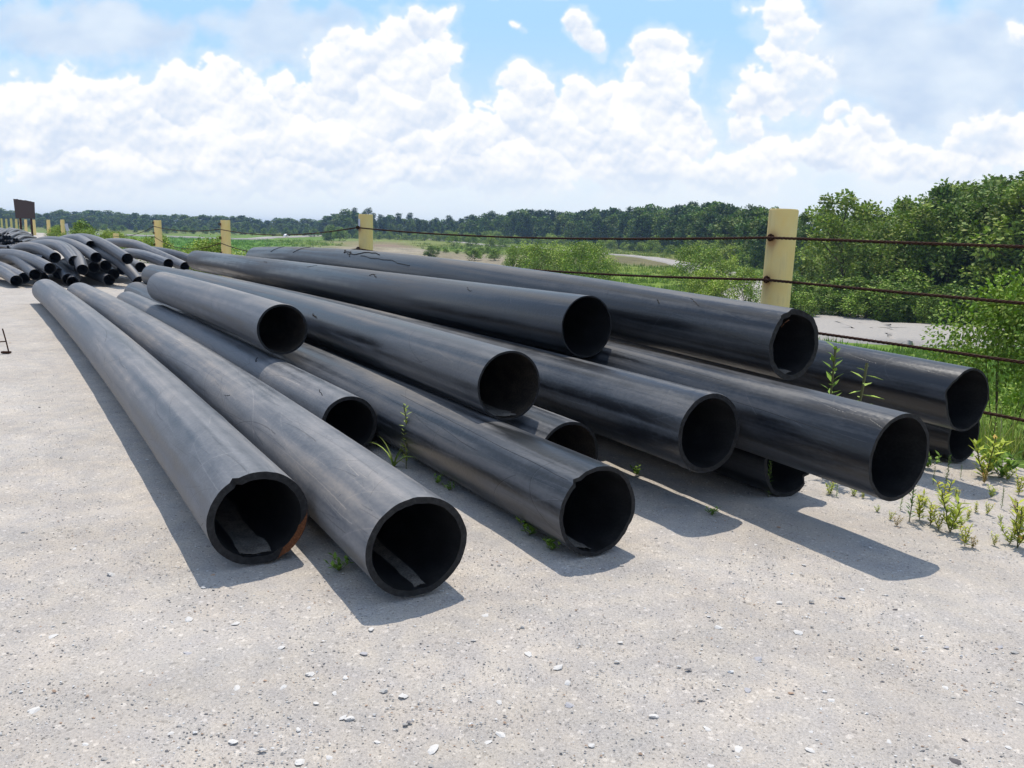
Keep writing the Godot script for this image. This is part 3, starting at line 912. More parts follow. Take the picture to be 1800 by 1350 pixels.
# ---------------------------------------------------------------- fence
func build_fence() -> void:
	var posts := [[-5.0, 1.95, 0.0], [5.886, 1.91, 0.02], [16.67, 1.89, 0.0], [27.77, 1.74, 0.0], [38.48, 1.71, -0.012], [50.3, 0.98, 0.05], [62.0, 0.6, 0.0], [76.4, 1.66, 0.0], [88.6, 1.62, 0.01], [105.0, 1.6, -0.01], [118.0, 1.6, 0.02], [127.0, 1.65, 0.0], [136.0, 1.62, 0.01], [148.0, 1.68, 0.0], [162.0, 1.62, 0.0], [178.0, 1.66, 0.0]]
	var labels := {
		0: "yellow post at the fence end beside the leafy bush",
		1: "tall pale yellow pipe post behind the ragged-mouthed top pipe, rust under its cable eyes",
		2: "yellow post with a white sticker near its top, dark trees behind",
		3: "yellow post in front of the green field, between the sticker post and a leaning post",
		4: "yellow post beside the bent pipe heap, rusty top edge",
		5: "short tilted yellow post stub in tall weeds behind the bent pipe heap",
		6: "low yellow post stub beside a round green bush",
	}
	var wires := [1.61, 1.17, 0.69, 0.23]
	for i in posts.size():
		var q: Array = posts[i]
		var at := fence_at(q[0])
		var gy := land_h(at) - 0.02 if q[0] < 130.0 else land_h(at)
		var r := 0.152
		var o := base("fence_post", Vector3(at.x, gy, at.z), AZF)
		var top: float = q[1] - gy
		var v := PackedVector3Array(); var n := PackedVector3Array(); var ix := PackedInt32Array(); var uv := PackedVector2Array()
		var prof := [[r, -0.3], [r, top - 0.012], [r - 0.012, top]]
		for j in prof.size():
			for k in 33:
				var a := TAU * k / 32
				v.append(Vector3(cos(a) * prof[j][0], prof[j][1], sin(a) * prof[j][0]))
				n.append(Vector3(cos(a), 0.0 if j < 2 else 0.7, sin(a)).normalized())
				uv.append(Vector2(float(k) / 32, 1.0 - (prof[j][1] + gy) / 2.0))
		for j in 2:
			for k in 32:
				var p := j * 33 + k
				ix.append_array(PackedInt32Array([p, p + 1, p + 33, p + 1, p + 34, p + 33]))
		part(o, "pipe_post", arrays(v, n, ix, uv), M.paint)
		var cap := CylinderMesh.new()
		cap.top_radius = r - 0.013; cap.bottom_radius = r - 0.012; cap.height = 0.012; cap.radial_segments = 32
		var cp := part(o, "cap_plate", cap, M.paint)
		cp.position.y = top - 0.004
		if i == 2:
			var sv := PackedVector3Array(); var sn := PackedVector3Array(); var si := PackedInt32Array()
			for k in 9:
				var a := PI - 0.30 + 0.75 * k / 8.0
				for j in 2:
					sv.append(Vector3(cos(a) * (r + 0.003), top - 0.10 - 0.16 * j, sin(a) * (r + 0.003)))
					sn.append(Vector3(cos(a), 0, sin(a)))
				if k > 0:
					var p := (k - 1) * 2
					si.append_array(PackedInt32Array([p, p + 1, p + 2, p + 1, p + 3, p + 2]))
			var sk := part(o, "sticker", arrays(sv, sn, si), mat(lin(0.62, 0.62, 0.68), 0.5))
			sk.material_override.cull_mode = BaseMaterial3D.CULL_DISABLED
			sk.set_meta("label", "small white sticker")
		o.rotation.z = q[2] * -1.0
		for w in wires:
			if w > q[1] - 0.05: continue
			var tm := TorusMesh.new()
			tm.inner_radius = 0.018; tm.outer_radius = 0.042; tm.rings = 16; tm.ring_segments = 8
			var e := part(o, "eye_bolt", tm, M.rust)
			e.position = Vector3(-r - 0.028, w - gy, 0)
			e.rotation.x = PI / 2
			var nut := CylinderMesh.new()
			nut.top_radius = 0.035; nut.bottom_radius = 0.035; nut.height = 0.018; nut.radial_segments = 6
			var b := part(e, "nut", nut, M.rust)
			b.transform = e.transform.affine_inverse() * Transform3D(Basis(Vector3(0, 0, 1), PI / 2), Vector3(-r - 0.006, w - gy, 0))
		tag(o, labels.get(i, "distant yellow fence post in the close row behind the far pipe heap"), "fence post", "yellow posts of the cable fence")
	# cables hang from eye to eye
	var sag := [[0.03, 0.09, 0.17, 0.12, 0.2], [0.04, 0.12, 0.26, 0.34, 0.2], [0.03, 0.14, 0.3, 0.3, 0.2], [0.04, 0.12, 0.25, 0.3, 0.2]]
	var names := ["topmost rusty steel cable strung between the yellow posts", "second rusty steel cable below the topmost one on the yellow posts", "third rusty cable down, passing just above the torn-mouth pipe", "lowest rusty cable, running through grass behind the torn-mouth pipe"]
	var off := Vector3(-cos(AZF), 0, sin(AZF)) * (0.152 + 0.03)
	for w in 4:
		var c := PackedVector3Array()
		for i in 5:
			var a: Array = posts[i]
			var b: Array = posts[i + 1]
			var hb: float = wires[w] - (0.16 if i + 1 >= 3 else 0.0)
			var ha: float = wires[w] - (0.16 if i >= 3 else 0.0)
			if i == 4:
				if w > 1: continue
				hb = [0.85, 0.62][w]
			for k in 14:
				var t := k / 14.0
				var p := fence_at(lerpf(a[0], b[0], t), lerpf(ha, hb, t) - 4.0 * sag[w][i] * t * (1.0 - t))
				c.append(p + off + Vector3(0, 0.004 * nz.get_noise_2d(i * 14.0 + k, w), 0))
		# strands: three thin ropes twisted together
		var o := base("steel_cable", Vector3.ZERO)
		for s in 3:
			var tw := PackedVector3Array()
			var len_ := 0.0
			for i in c.size() - 1:
				var m := 26 if i < 30 else 4
				for k in m:
					var p := c[i].lerp(c[i + 1], float(k) / m)
					len_ += c[i].distance_to(c[i + 1]) / m
					var an := len_ * 42.0 + TAU * s / 3.0
					tw.append(p + Vector3(cos(an) * sin(AZF) * 0.0, sin(an) * 0.0075, 0) + Vector3(cos(AZF), 0, -sin(AZF)) * cos(an) * 0.0075)
			part(o, "strand", tube(tw, 0.0088, 5, false), M.rust)
		tag(o, names[w], "cable", "rusty cables of the fence")

# ---------------------------------------------------------------- heaps of smaller pipes
func build_piles() -> void:
	# mouth first: photograph pixel and distance ahead
	var heap := [
		[[29, 494, 19.7], [0, 476, 20.8], [-40, 468, 22.0]], [[42, 489, 20.2], [0, 469, 21.5], [-40, 462, 22.6]],
		[[62, 483, 20.0], [29, 455, 21.5], [0, 449, 22.5], [-40, 452, 23.5]], [[88, 472, 19.8], [60, 458, 20.6], [29, 448, 21.6], [-10, 447, 22.6]],
		[[82, 457, 21.0], [58, 451, 22.0], [30, 452, 23.0]], [[97, 453, 20.7], [70, 438, 21.4], [39, 435, 22.2], [24, 446, 23.2]],
		[[131, 459, 20.5], [112, 438, 21.3], [93, 430, 22.3], [64, 431, 24.0]], [[145, 474, 20.2], [137, 453, 20.8], [118, 437, 21.8], [95, 430, 23.4]],
		[[169, 453, 20.8], [145, 438, 21.6], [117, 427, 22.7], [78, 424, 24.2]], [[160, 432, 22.4], [136, 420, 23.4], [110, 423, 25.0]],
		[[224, 455, 20.5], [185, 431, 22.0], [160, 421, 23.4], [135, 419, 25.0]], [[242, 493, 20.8], [225, 473, 21.0], [204, 457, 21.5], [171, 441, 22.6], [150, 437, 24.0]],
		[[296, 464, 21.8], [253, 449, 22.8], [222, 445, 24.4]], [[272, 450, 23.6], [240, 444, 25.2]],
		[[325, 469, 22.5], [272, 445, 23.5], [233, 429, 24.8], [189, 427, 26.5]], [[345, 459, 24.4], [300, 446, 25.3], [262, 441, 26.8]],
		[[165, 470, 20.9], [140, 460, 22.6]], [[186, 467, 21.0], [160, 458, 22.8]], [[192, 492, 20.8], [171, 484, 22.0], [145, 475, 24.0]], [[200, 482, 21.3], [172, 470, 23.2]],
		[[120, 491, 20.6], [111, 476, 21.8], [96, 466, 23.4]], [[247, 470, 21.6], [222, 460, 23.0]], [[140, 471, 21.2], [118, 462, 22.8]], [[128, 498, 20.1], [131, 487, 21.2], [120, 476, 22.6]],
		[[75, 489, 20.8], [58, 474, 22.2], [30, 466, 23.6]], [[103, 481, 21.2], [85, 468, 22.6]], [[215, 474, 22.3], [190, 462, 23.8]],
	]
	var i := 0
	for h in heap:
		i += 1
		var pts := []
		for q in h: pts.append(at_z(q[0], q[1], q[2]))
		var r := 0.1365
		var low := 1e9
		for j in pts.size(): pts[j].y = maxf(pts[j].y, r + 0.002)
		# run on past the last control point
		var last: Vector3 = pts[pts.size() - 1]
		var dir: Vector3 = (last - pts[pts.size() - 2]).normalized()
		var nx := last + dir * 1.8
		nx.y = clampf(last.y - 0.22, r + 0.002, 1.2)
		pts.append(nx)
		var c := smooth_line(pts, 6)
		for j in c.size(): c[j] = Vector3(c[j].x, maxf(c[j].y, r + 0.002), c[j].z)
		var at := c[0]
		var rel := PackedVector3Array()
		for p in c: rel.append(p - at)
		var t := 0.9 + 0.25 * fmod(i * 0.377, 1.0)
		var m := pipe_mat(M.t_dusty, Color(t, t, t), 1.0, Vector3(fmod(i * 0.31, 1.0), fmod(i * 0.17, 1.0), 0))
		var o := build_pipe("bent_pipe", {"line": rel, "at": at, "r": r, "wall": 0.014, "mat": m, "seed": i + 40.0, "sides": 28})
		tag(o, "grey bent pipe in the heap of thinner pipes behind the big stack", "pipe", "bent thin pipes heaped on the yard")
	# far heap, very thin
	var far := []
	for layer in 7:
		var x := -34.0 + layer * 3.0
		var k := 0
		while x < 62.0 - layer * 7.5:
			k += 1
			var hgt := 0.066 + 0.128 * layer
			var z := 43.0 + fmod(k * 1.37 + layer * 0.7, 1.6)
			var p := at_z(x, 420.0, z)
			var bend := 0.06 + 0.05 * fmod(k * 0.77, 1.0)
			far.append([Vector3(p.x, hgt, p.z), Vector3(p.x - 0.75, hgt + bend * layer * 0.4, p.z - 2.0), Vector3(p.x - 1.9, hgt, p.z - 5.0)])
			x += 5.2
	for k in 10:
		var x := 22.0 + k * 4.4
		var y := 437.0 - k * 0.35
		far.append([[x, y, 41.2], [x - 4, y - 3, 42.0], [x - 8, y - 5, 42.8]])
	far.append([[14, 434, 41.5], [-15, 431, 42.3], [-60, 428, 43.5]])
	i = 0
	for h in far:
		i += 1
		var pts := []
		for q in h:
			var p: Vector3 = q if q is Vector3 else at_z(q[0], q[1], q[2])
			p.y = maxf(p.y, 0.066)
			pts.append(p)
		var c := smooth_line(pts, 5)
		var at := c[0]
		var rel := PackedVector3Array()
		for p in c: rel.append(p - at)
		var o := build_pipe("thin_pipe", {"line": rel, "at": at, "r": 0.064, "wall": 0.008, "mat": pipe_mat(M.t_dusty, Color.WHITE, 1.0, Vector3(i * 0.3, i * 0.2, 0)), "seed": i + 80.0, "sides": 16})
		tag(o, "thin grey pipe in the far heap near the close row of yellow posts", "pipe", "thin pipes in the far heap")

# ---------------------------------------------------------------- leaves, grass, weeds
func leaf_quad(v: PackedVector3Array, n: PackedVector3Array, ix: PackedInt32Array, col: PackedColorArray, p: Vector3, dir: Vector3, nor: Vector3, l: float, w: float, c: Color) -> void:
	var side := dir.cross(nor).normalized()
	var up := side.cross(dir).normalized()
	var o := v.size()
	v.append(p); v.append(p + dir * l * 0.5 + side * w * 0.5 + up * l * 0.05); v.append(p + dir * l); v.append(p + dir * l * 0.5 - side * w * 0.5 + up * l * 0.05)
	for k in 4:
		n.append(up); col.append(c)
	ix.append_array(PackedInt32Array([o, o + 2, o + 1, o, o + 3, o + 2]))

func rand_dir(r: RandomNumberGenerator) -> Vector3:
	return Vector3(r.randfn(), r.randfn(), r.randfn()).normalized()

# a weed: stem and leaves, one metre tall; kind 0 bushy, 1 spike, 2 broad leaves low, 3 arching grass
func weed(kind: int, sd: int, tone: Color) -> Node3D:
	var r := RandomNumberGenerator.new()
	r.seed = sd
	var o := Node3D.new()
	var v := PackedVector3Array(); var n := PackedVector3Array(); var ix := PackedInt32Array(); var col := PackedColorArray()
	var stems := []
	if kind == 0:
		for k in 3:
			var lean := Vector3(r.randfn(0, 0.30), 1, r.randfn(0, 0.30))
			stems.append([lean, r.randf_range(0.65, 1.0)])
	elif kind == 4: stems.append([Vector3(0.02, 1, 0.04), 1.0])
	elif kind == 1: stems.append([Vector3(r.randfn(0, 0.06), 1, r.randfn(0, 0.06)), 1.0])
	elif kind == 2:
		for k in 5: stems.append([Vector3(r.randfn(0, 0.7), 1, r.randfn(0, 0.7)), r.randf_range(0.5, 1.0)])
	else:
		for k in 6: stems.append([Vector3(r.randfn(0, 0.35), 1, r.randfn(0, 0.35)), r.randf_range(0.6, 1.0)])
	var st := SurfaceTool.new()
	var got := false
	for s in stems:
		var dir: Vector3 = s[0].normalized()
		var len_: float = s[1]
		if kind != 3:
			var c := PackedVector3Array()
			for k in 5: c.append(dir * len_ * k / 4.0 + Vector3(r.randfn(0, 0.012), 0, r.randfn(0, 0.012)) * (1.0 if k > 0 else 0.0))
			st.append_from(tube(c, 0.011 if kind != 2 else 0.008, 4, false), 0, Transform3D())
			got = true
		var m: int = [26, 46, 7, 1, 14][kind]
		for k in m:
			var t := lerpf(0.08, 1.0, float(k) / m)
			var p := dir * len_ * t
			var a := k * 2.4 + r.randf() * 0.6
			var out := Vector3(cos(a), r.randf_range(0.2, 1.1), sin(a)).normalized()
			var c2 := tone * r.randf_range(0.7, 1.25)
			if kind == 0 and r.randf() < 0.08: c2 = Color(tone.r * 1.3, tone.g * 0.75, tone.b)
			if kind == 0: leaf_quad(v, n, ix, col, p, out, Vector3.UP, r.randf_range(0.16, 0.30), 0.075, c2)
			elif kind == 1: leaf_quad(v, n, ix, col, p, out, Vector3.UP, r.randf_range(0.10, 0.18) * (1.1 - 0.5 * t), 0.036, c2)
			elif kind == 4: leaf_quad(v, n, ix, col, dir * len_ * lerpf(0.55, 1.0, float(k) / m), (out + Vector3(0, -0.5, 0)).normalized(), Vector3.UP, r.randf_range(0.10, 0.19), 0.035, c2)
			elif kind == 2: leaf_quad(v, n, ix, col, p, out, Vector3.UP, r.randf_range(0.3, 0.46), 0.2, c2)
			else:
				var q := Vector3.ZERO
				var d := dir
				var bend := Vector3(d.x, -0.7, d.z) * r.randf_range(0.2, 0.35)
				var hw := 0.035
				var sd2 := d.cross(Vector3(0.3, 0.1, 0.9)).normalized()
				var o0 := v.size()
				for j in 7:
					var ww := hw * (1.0 - j / 6.0)
					v.append(q - sd2 * ww); v.append(q + sd2 * ww)
					var nor := sd2.cross(d).normalized()
					n.append(nor); n.append(nor); col.append(c2); col.append(c2)
					if j < 6:
						var i0 := o0 + j * 2
						ix.append_array(PackedInt32Array([i0, i0 + 2, i0 + 1, i0 + 1, i0 + 2, i0 + 3]))
					q += d * len_ / 6.0
					d = (d + bend).normalized()
	if got: part(o, "stem", st.commit(), M.stem)
	part(o, "leaves", arrays(v, n, ix, PackedVector2Array(), col), M.leaf)
	return o

func build_plants() -> void:
	M.stem = mat(lin(0.10, 0.10, 0.035), 0.7)
	var yellow := Color(0.46, 0.48, 0.07)
	var green := Color(0.20, 0.32, 0.05)
	var deep := Color(0.07, 0.15, 0.03)
	var protos := [weed(0, 1, yellow), weed(0, 2, Color(0.38, 0.44, 0.065)), weed(1, 3, green), weed(1, 4, deep), weed(2, 5, green), weed(3, 6, Color(0.26, 0.34, 0.08)), weed(0, 7, Color(0.33, 0.24, 0.06)), weed(1, 9, Color(0.26, 0.33, 0.07)), weed(4, 12, Color(0.30, 0.40, 0.08))]
	# [base x, base y, top y, kind, ground height]
	var spots := [
		[1598, 918, 838, 3], [1616, 915, 870, 0], [1650, 933, 902, 0], [1670, 936, 864, 1], [1635, 923, 886, 0], [1696, 961, 926, 0], [1709, 963, 944, 6], [1788, 963, 888, 0], [1775, 957, 915, 1], [1660, 894, 850, 0],
		[1663, 852, 808, 2], [1640, 852, 824, 2], [1742, 875, 852, 1], [1760, 894, 862, 3], [1715, 902, 884, 0], [1758, 917, 904, 1], [1458, 871, 845, 1], [1470, 875, 850, 2], [1517, 877, 864, 0], [1583, 898, 864, 2], [1576, 925, 908, 6],
		[1542, 901, 888, 1], [1701, 915, 896, 0], [1688, 841, 820, 3], [1631, 822, 795, 4], [1735, 905, 885, 0], [1690, 925, 905, 1], [1795, 925, 890, 0], [1770, 845, 815, 1], [1790, 870, 838, 0], [1730, 850, 830, 6], [1565, 915, 900, 0], [1625, 890, 870, 1], [1748, 960, 940, 0], [1680, 880, 860, 0], [1500, 873, 855, 1], [1785, 900, 880, 6],
	]
	for s in spots:
		var g := yard_h(5.0) - 0.01
		var p := at_y(s[0], s[1], g)
		p = at_y(s[0], s[1], yard_h(pv(p)) - 0.008)
		var h: float = (s[1] - s[2]) / F * -p.z * 1.25
		var o := copy(protos[s[3]], "weed", p, s[0] * 0.7, Vector3.ONE * h)
		var lb: String = ["yellow-green leafy weed sprouting from the gravel by the fence", "yellow-green leafy weed sprouting from the gravel by the fence", "bright green upright weed in the gravel by the fence", "dark green spindly weed in the gravel by the fence", "green broad-leaved weed beside the shaded ground pipe", "arching grass", "reddish weed with yellowing leaves in the gravel by the fence"][s[3]]
		tag(o, lb, "weed", "weeds in the gravel by the fence")
	# single plants among the pipes: pixel of the base, height m, kind, label, depth along the ray
	var lone := [
		[692, 820, 0.36, 5, "arching grass sprout growing between two ground pipes", 0.0], [714, 824, 0.45, 7, "tall thin weed growing against the scratched ground pipe", 0.0],
		[930, 942, 0.14, 4, "clump of broad green leaves tucked under the scratched pipe", 0.0], [968, 968, 0.10, 4, "small leaf rosette under the mouth end of the scratched pipe", 0.0],
		[596, 1004, 0.10, 4, "tiny green seedling in the shade between the two nearest mouths", 0.0], [1350, 874, 0.24, 2, "dark weed standing before the broken pipe in the shade", 0.0],
		[1118, 836, 0.09, 4, "little weed at the tip of the sunlit strip behind the scratched pipe", 0.0], [1252, 906, 0.07, 4, "tiny sprout on the sunlit strip between two pipe shadows", 0.0],
		[770, 850, 0.07, 4, "low creeping weed along the scratched pipe's foot", 0.0], [790, 862, 0.06, 4, "low creeping sprig below the tall thin weed", 0.0],
		[1455, 740, 0.95, 2, "pale stem rising between the jutting pipe and the torn-mouth pipe", 5.75], [1503, 745, 0.86, 8, "plant with lance leaves behind the jutting pipe", 5.6],
	]
	for s in lone:
		var p := at_y(s[0], s[1], 0.0)
		if s[5] > 0.0:
			p = at_z(s[0], s[1], s[5])
			p.y = yard_h(pv(p))
		else: p = at_y(s[0], s[1], yard_h(pv(p)) - 0.008)
		var o := copy(protos[s[3]], "weed", p, s[0], Vector3.ONE * s[2])
		tag(o, s[4], "weed")
	# bigger weeds along the grass edge
	var er := RandomNumberGenerator.new()
	er.seed = 88
	for k in 34:
		var p := uv_at(er.randf_range(0.2, 5.0), er.randf_range(6.25, 7.6))
		if pu(p) > 3.3 and pv(p) < 7.0: continue
		p.y = yard_h(pv(p)) - 0.02
		var o := copy(protos[[0, 1, 1, 3, 4, 2][k % 6]], "weed", p, k * 1.3, Vector3.ONE * er.randf_range(0.22, 0.5))
		tag(o, "rank %s weed in the grass edge before the lowest cable" % ["yellow", "yellow-green", "lush", "dark", "broad-leaved", "upright"][k % 6], "weed", "weeds in the grass edge")
	# tall grass at the yard's edge and down the bank: nobody could count the blades
	var bl := PackedVector3Array(); var bn := PackedVector3Array(); var bi := PackedInt32Array()
	for j in 5:
		var t := j / 4.0
		var w := 0.5 * (1.0 - t * t)
		var z := 0.28 * t * t
		bl.append(Vector3(-w * 0.02, t, z)); bl.append(Vector3(w * 0.02, t, z))
		for q in 2: bn.append(Vector3(0, 0.3, -1).normalized())
		if j < 4:
			var i0 := j * 2
			bi.append_array(PackedInt32Array([i0, i0 + 1, i0 + 2, i0 + 1, i0 + 3, i0 + 2]))
	var blade := arrays(bl, bn, bi)
	var r := RandomNumberGenerator.new()
	r.seed = 61
	var tr := []
	var cs := []
	for k in 34000:
		var u: float
		var d: float
		if k < 17000:
			u = r.randf_range(-5.0, 5.5)
			d = pow(r.randf(), 1.2) * 3.4 - 0.65
		elif k < 23000:
			u = r.randf_range(7.0, 60.0); d = r.randf_range(-0.6, 2.5)
		else:
			u = r.randf_range(-6.0, 60.0); d = r.randf_range(1.0, 14.0)
		var p := fence_at(u) + Vector3(cos(AZF), 0, -sin(AZF)) * d
		var den := nz.get_noise_2d(p.x * 0.8, p.z * 0.8)
		if den < -0.25 and d < 0.5: continue
		if d < -0.25 and r.randf() < 0.55: continue
		if d < 0.1 and u > 1.6: continue
		p.y = maxf(land_h(p), yard_h(pv(p)) if d < 0.2 else -9.0) - 0.02
		var h := r.randf_range(0.18, 0.60) * (1.0 + 0.4 * den) * (0.55 if d < -0.2 else 1.0) * (1.35 if u > 7.0 else 1.0)
		var b := Basis(Vector3.UP, r.randf() * TAU).rotated(Vector3(1, 0, 0), r.randfn(0, 0.25))
		var wid := 0.45 if u < 9.0 and d < 4.0 else 1.6
		tr.append(Transform3D(b * Basis.from_scale(Vector3(wid, h, h)), p))
		var c := Color(0.18, 0.30, 0.05).lerp(Color(0.44, 0.44, 0.11), clampf(r.randfn(0.42, 0.3), 0.0, 1.0))
		if r.randf() < 0.06: c = Color(0.45, 0.38, 0.22)
		cs.append(c)
	multi("tall_grass", blade, M.grass, tr, cs)

func multi(called: String, mesh: Mesh, m: Material, tr: Array, cs: Array) -> void:
	var mm := MultiMesh.new()
	mm.transform_format = MultiMesh.TRANSFORM_3D
	mm.use_colors = true
	mm.mesh = mesh
	mm.instance_count = tr.size()
	for i in tr.size():
		mm.set_instance_transform(i, tr[i])
		mm.set_instance_color(i, cs[i])
	var o := MultiMeshInstance3D.new()
	o.multimesh = mm
	o.material_override = m
	o.name = numbered(called)
	add_child(o)
	tag(o, {"tall_grass": "tall green grass along the fence and down the bank", "gravel": "fine loose gravel scattered over the concrete", "meadow": "rough green growth over the field below the bank"}[called], {"tall_grass": "grass", "gravel": "gravel", "meadow": "grass"}[called], "", "stuff")

# ---------------------------------------------------------------- trees and bushes
# kind: broad crown, pine, or bush; built one unit tall and scaled
func tree(kind: String, sd: int, leaves: int, size: float, tone: Color, var_ := 0.3) -> Node3D:
	var r := RandomNumberGenerator.new()
	r.seed = sd
	var o := Node3D.new()
	var st := SurfaceTool.new()
	var trunk_top := {"broad": 0.62, "pine": 0.94, "bush": 0.3}[kind] as float
	var tc := PackedVector3Array()
	for k in 6:
		var t := k / 5.0
		tc.append(Vector3(0.02 * sin(t * 5.0 + sd), trunk_top * t - 0.02, 0.02 * cos(t * 4.0 + sd)))
	var rad := {"broad": 0.018, "pine": 0.014, "bush": 0.014}[kind] as float
	# tapered trunk
	for k in 5:
		var cm := CylinderMesh.new()
		cm.bottom_radius = rad * (1.0 - k * 0.15); cm.top_radius = rad * (0.85 - k * 0.15)
		cm.height = tc[k].distance_to(tc[k + 1]) * 1.04; cm.radial_segments = 7; cm.rings = 0
		var d := (tc[k + 1] - tc[k]).normalized()
		st.append_from(cm, 0, Transform3D(Basis(Quaternion(Vector3.UP, d)), (tc[k] + tc[k + 1]) * 0.5))
	var clumps := []
	var nc := {"broad": 38, "pine": 34, "bush": 34}[kind] as int
	var wide := r.randf_range(0.26, 0.36)
	for k in nc:
		var c: Vector3
		var cr: float
		if kind == "broad":
			var t := pow(r.randf(), 0.85)
			var y := lerpf(0.07, 0.97, t)
			var env := wide * pow(sin(PI * clampf(lerpf(0.22, 0.97, t), 0.0, 1.0)), 0.65)
			var a := r.randf() * TAU
			var q := sqrt(r.randf_range(0.2, 1.0)) * env
			c = Vector3(cos(a) * q, y, sin(a) * q)
			cr = r.randf_range(0.06, 0.125) * (1.0 - 0.35 * t)
		elif kind == "pine":
			var t := r.randf()
			var y := lerpf(0.12, 0.98, t)
			var env := 0.17 * (1.06 - t) + 0.03
			var a := r.randf() * TAU
			var q := sqrt(r.randf_range(0.1, 1.0)) * env
			c = Vector3(cos(a) * q, y, sin(a) * q)
			cr = r.randf_range(0.045, 0.085)
		else:
			var t := r.randf()
			var env := 0.42 * pow(sin(PI * clampf(lerpf(0.25, 0.98, t), 0.0, 1.0)), 0.6)
			var a := r.randf() * TAU
			var q := sqrt(r.randf_range(0.1, 1.0)) * env
			c = Vector3(cos(a) * q, lerpf(0.08, 0.92, t), sin(a) * q)
			cr = r.randf_range(0.09, 0.17)
		clumps.append([c, cr, r.randf_range(0.62, 1.38)])
		if k % 3 == 0 and kind != "pine":
			var from := tc[clampi(int(c.y * 6.0), 1, 5)] if kind == "broad" else tc[2]
			if c.distance_to(from) > 0.03:
				var bm := CylinderMesh.new()
				bm.bottom_radius = rad * 0.35; bm.top_radius = rad * 0.12; bm.height = from.distance_to(c); bm.radial_segments = 5; bm.rings = 0
				st.append_from(bm, 0, Transform3D(Basis(Quaternion(Vector3.UP, (c - from).normalized())), (c + from) * 0.5))
	part(o, "trunk", st.commit(), M.bark)
	var v := PackedVector3Array(); var n := PackedVector3Array(); var ix := PackedInt32Array(); var col := PackedColorArray()
	for k in leaves:
		var q: Array = clumps[r.randi() % clumps.size()]
		var d := rand_dir(r)
		var rr: float = q[1] * pow(r.randf(), 0.45) * (1.25 if r.randf() < 0.12 else 1.0)
		var p: Vector3 = q[0] + d * rr * Vector3(1.1, 0.8, 1.1).x
		if p.y < 0.01: p.y = 0.01 + r.randf() * 0.03
		var dir := (d + rand_dir(r) * 0.9 + Vector3(0, -0.25 if kind == "bush" else 0.0, 0)).normalized()
		var nor := (Vector3(0, 0.8, 0) + d * 0.4 + rand_dir(r) * 0.8).normalized()
		if absf(dir.dot(nor)) > 0.95: nor = nor.cross(dir + Vector3(0.1, 0.3, 0.2)).normalized()
		var m: float = q[2] * r.randf_range(1.0 - var_, 1.0 + var_)
		var hue := r.randf_range(-0.12, 0.16)
		var s := size * r.randf_range(0.7, 1.3)
		leaf_quad(v, n, ix, col, p, dir, nor, s, s * (0.62 if kind != "pine" else 0.35), Color(tone.r * m * (1.0 + hue), tone.g * m, tone.b * m))
	part(o, "crown", arrays(v, n, ix, PackedVector2Array(), col), M.leaf)
	return o

func line_value(pts: Array, x: float) -> float:
	for i in pts.size() - 1:
		if x <= pts[i + 1][0] or i == pts.size() - 2:
			return lerpf(pts[i][1], pts[i + 1][1], clampf((x - pts[i][0]) / (pts[i + 1][0] - pts[i][0]), 0.0, 1.0))
	return 0.0

func put_tree(protos: Array, called: String, px: float, dist: float, top: float, sd: int, label: String, cat: String, group: String, wide := 1.0) -> void:
	# dist = metres ahead; top = photograph row of the treetop
	var p := at_z(px, 420.0, dist)
	p.y = 0.0
	p.y = land_h(p) - 0.05
	var tip := at_z(px, top, dist)
	var h := maxf(tip.y - p.y, 0.5)
	var o := copy(protos[sd % protos.size()], called, p, sd * 1.7, Vector3(h * wide, h, h * wide))
	if label.contains("%s"): label = label % ["mid green", "dark green", "olive green", "grey-green", "bright green"][sd % protos.size()]
	tag(o, label, cat, group)

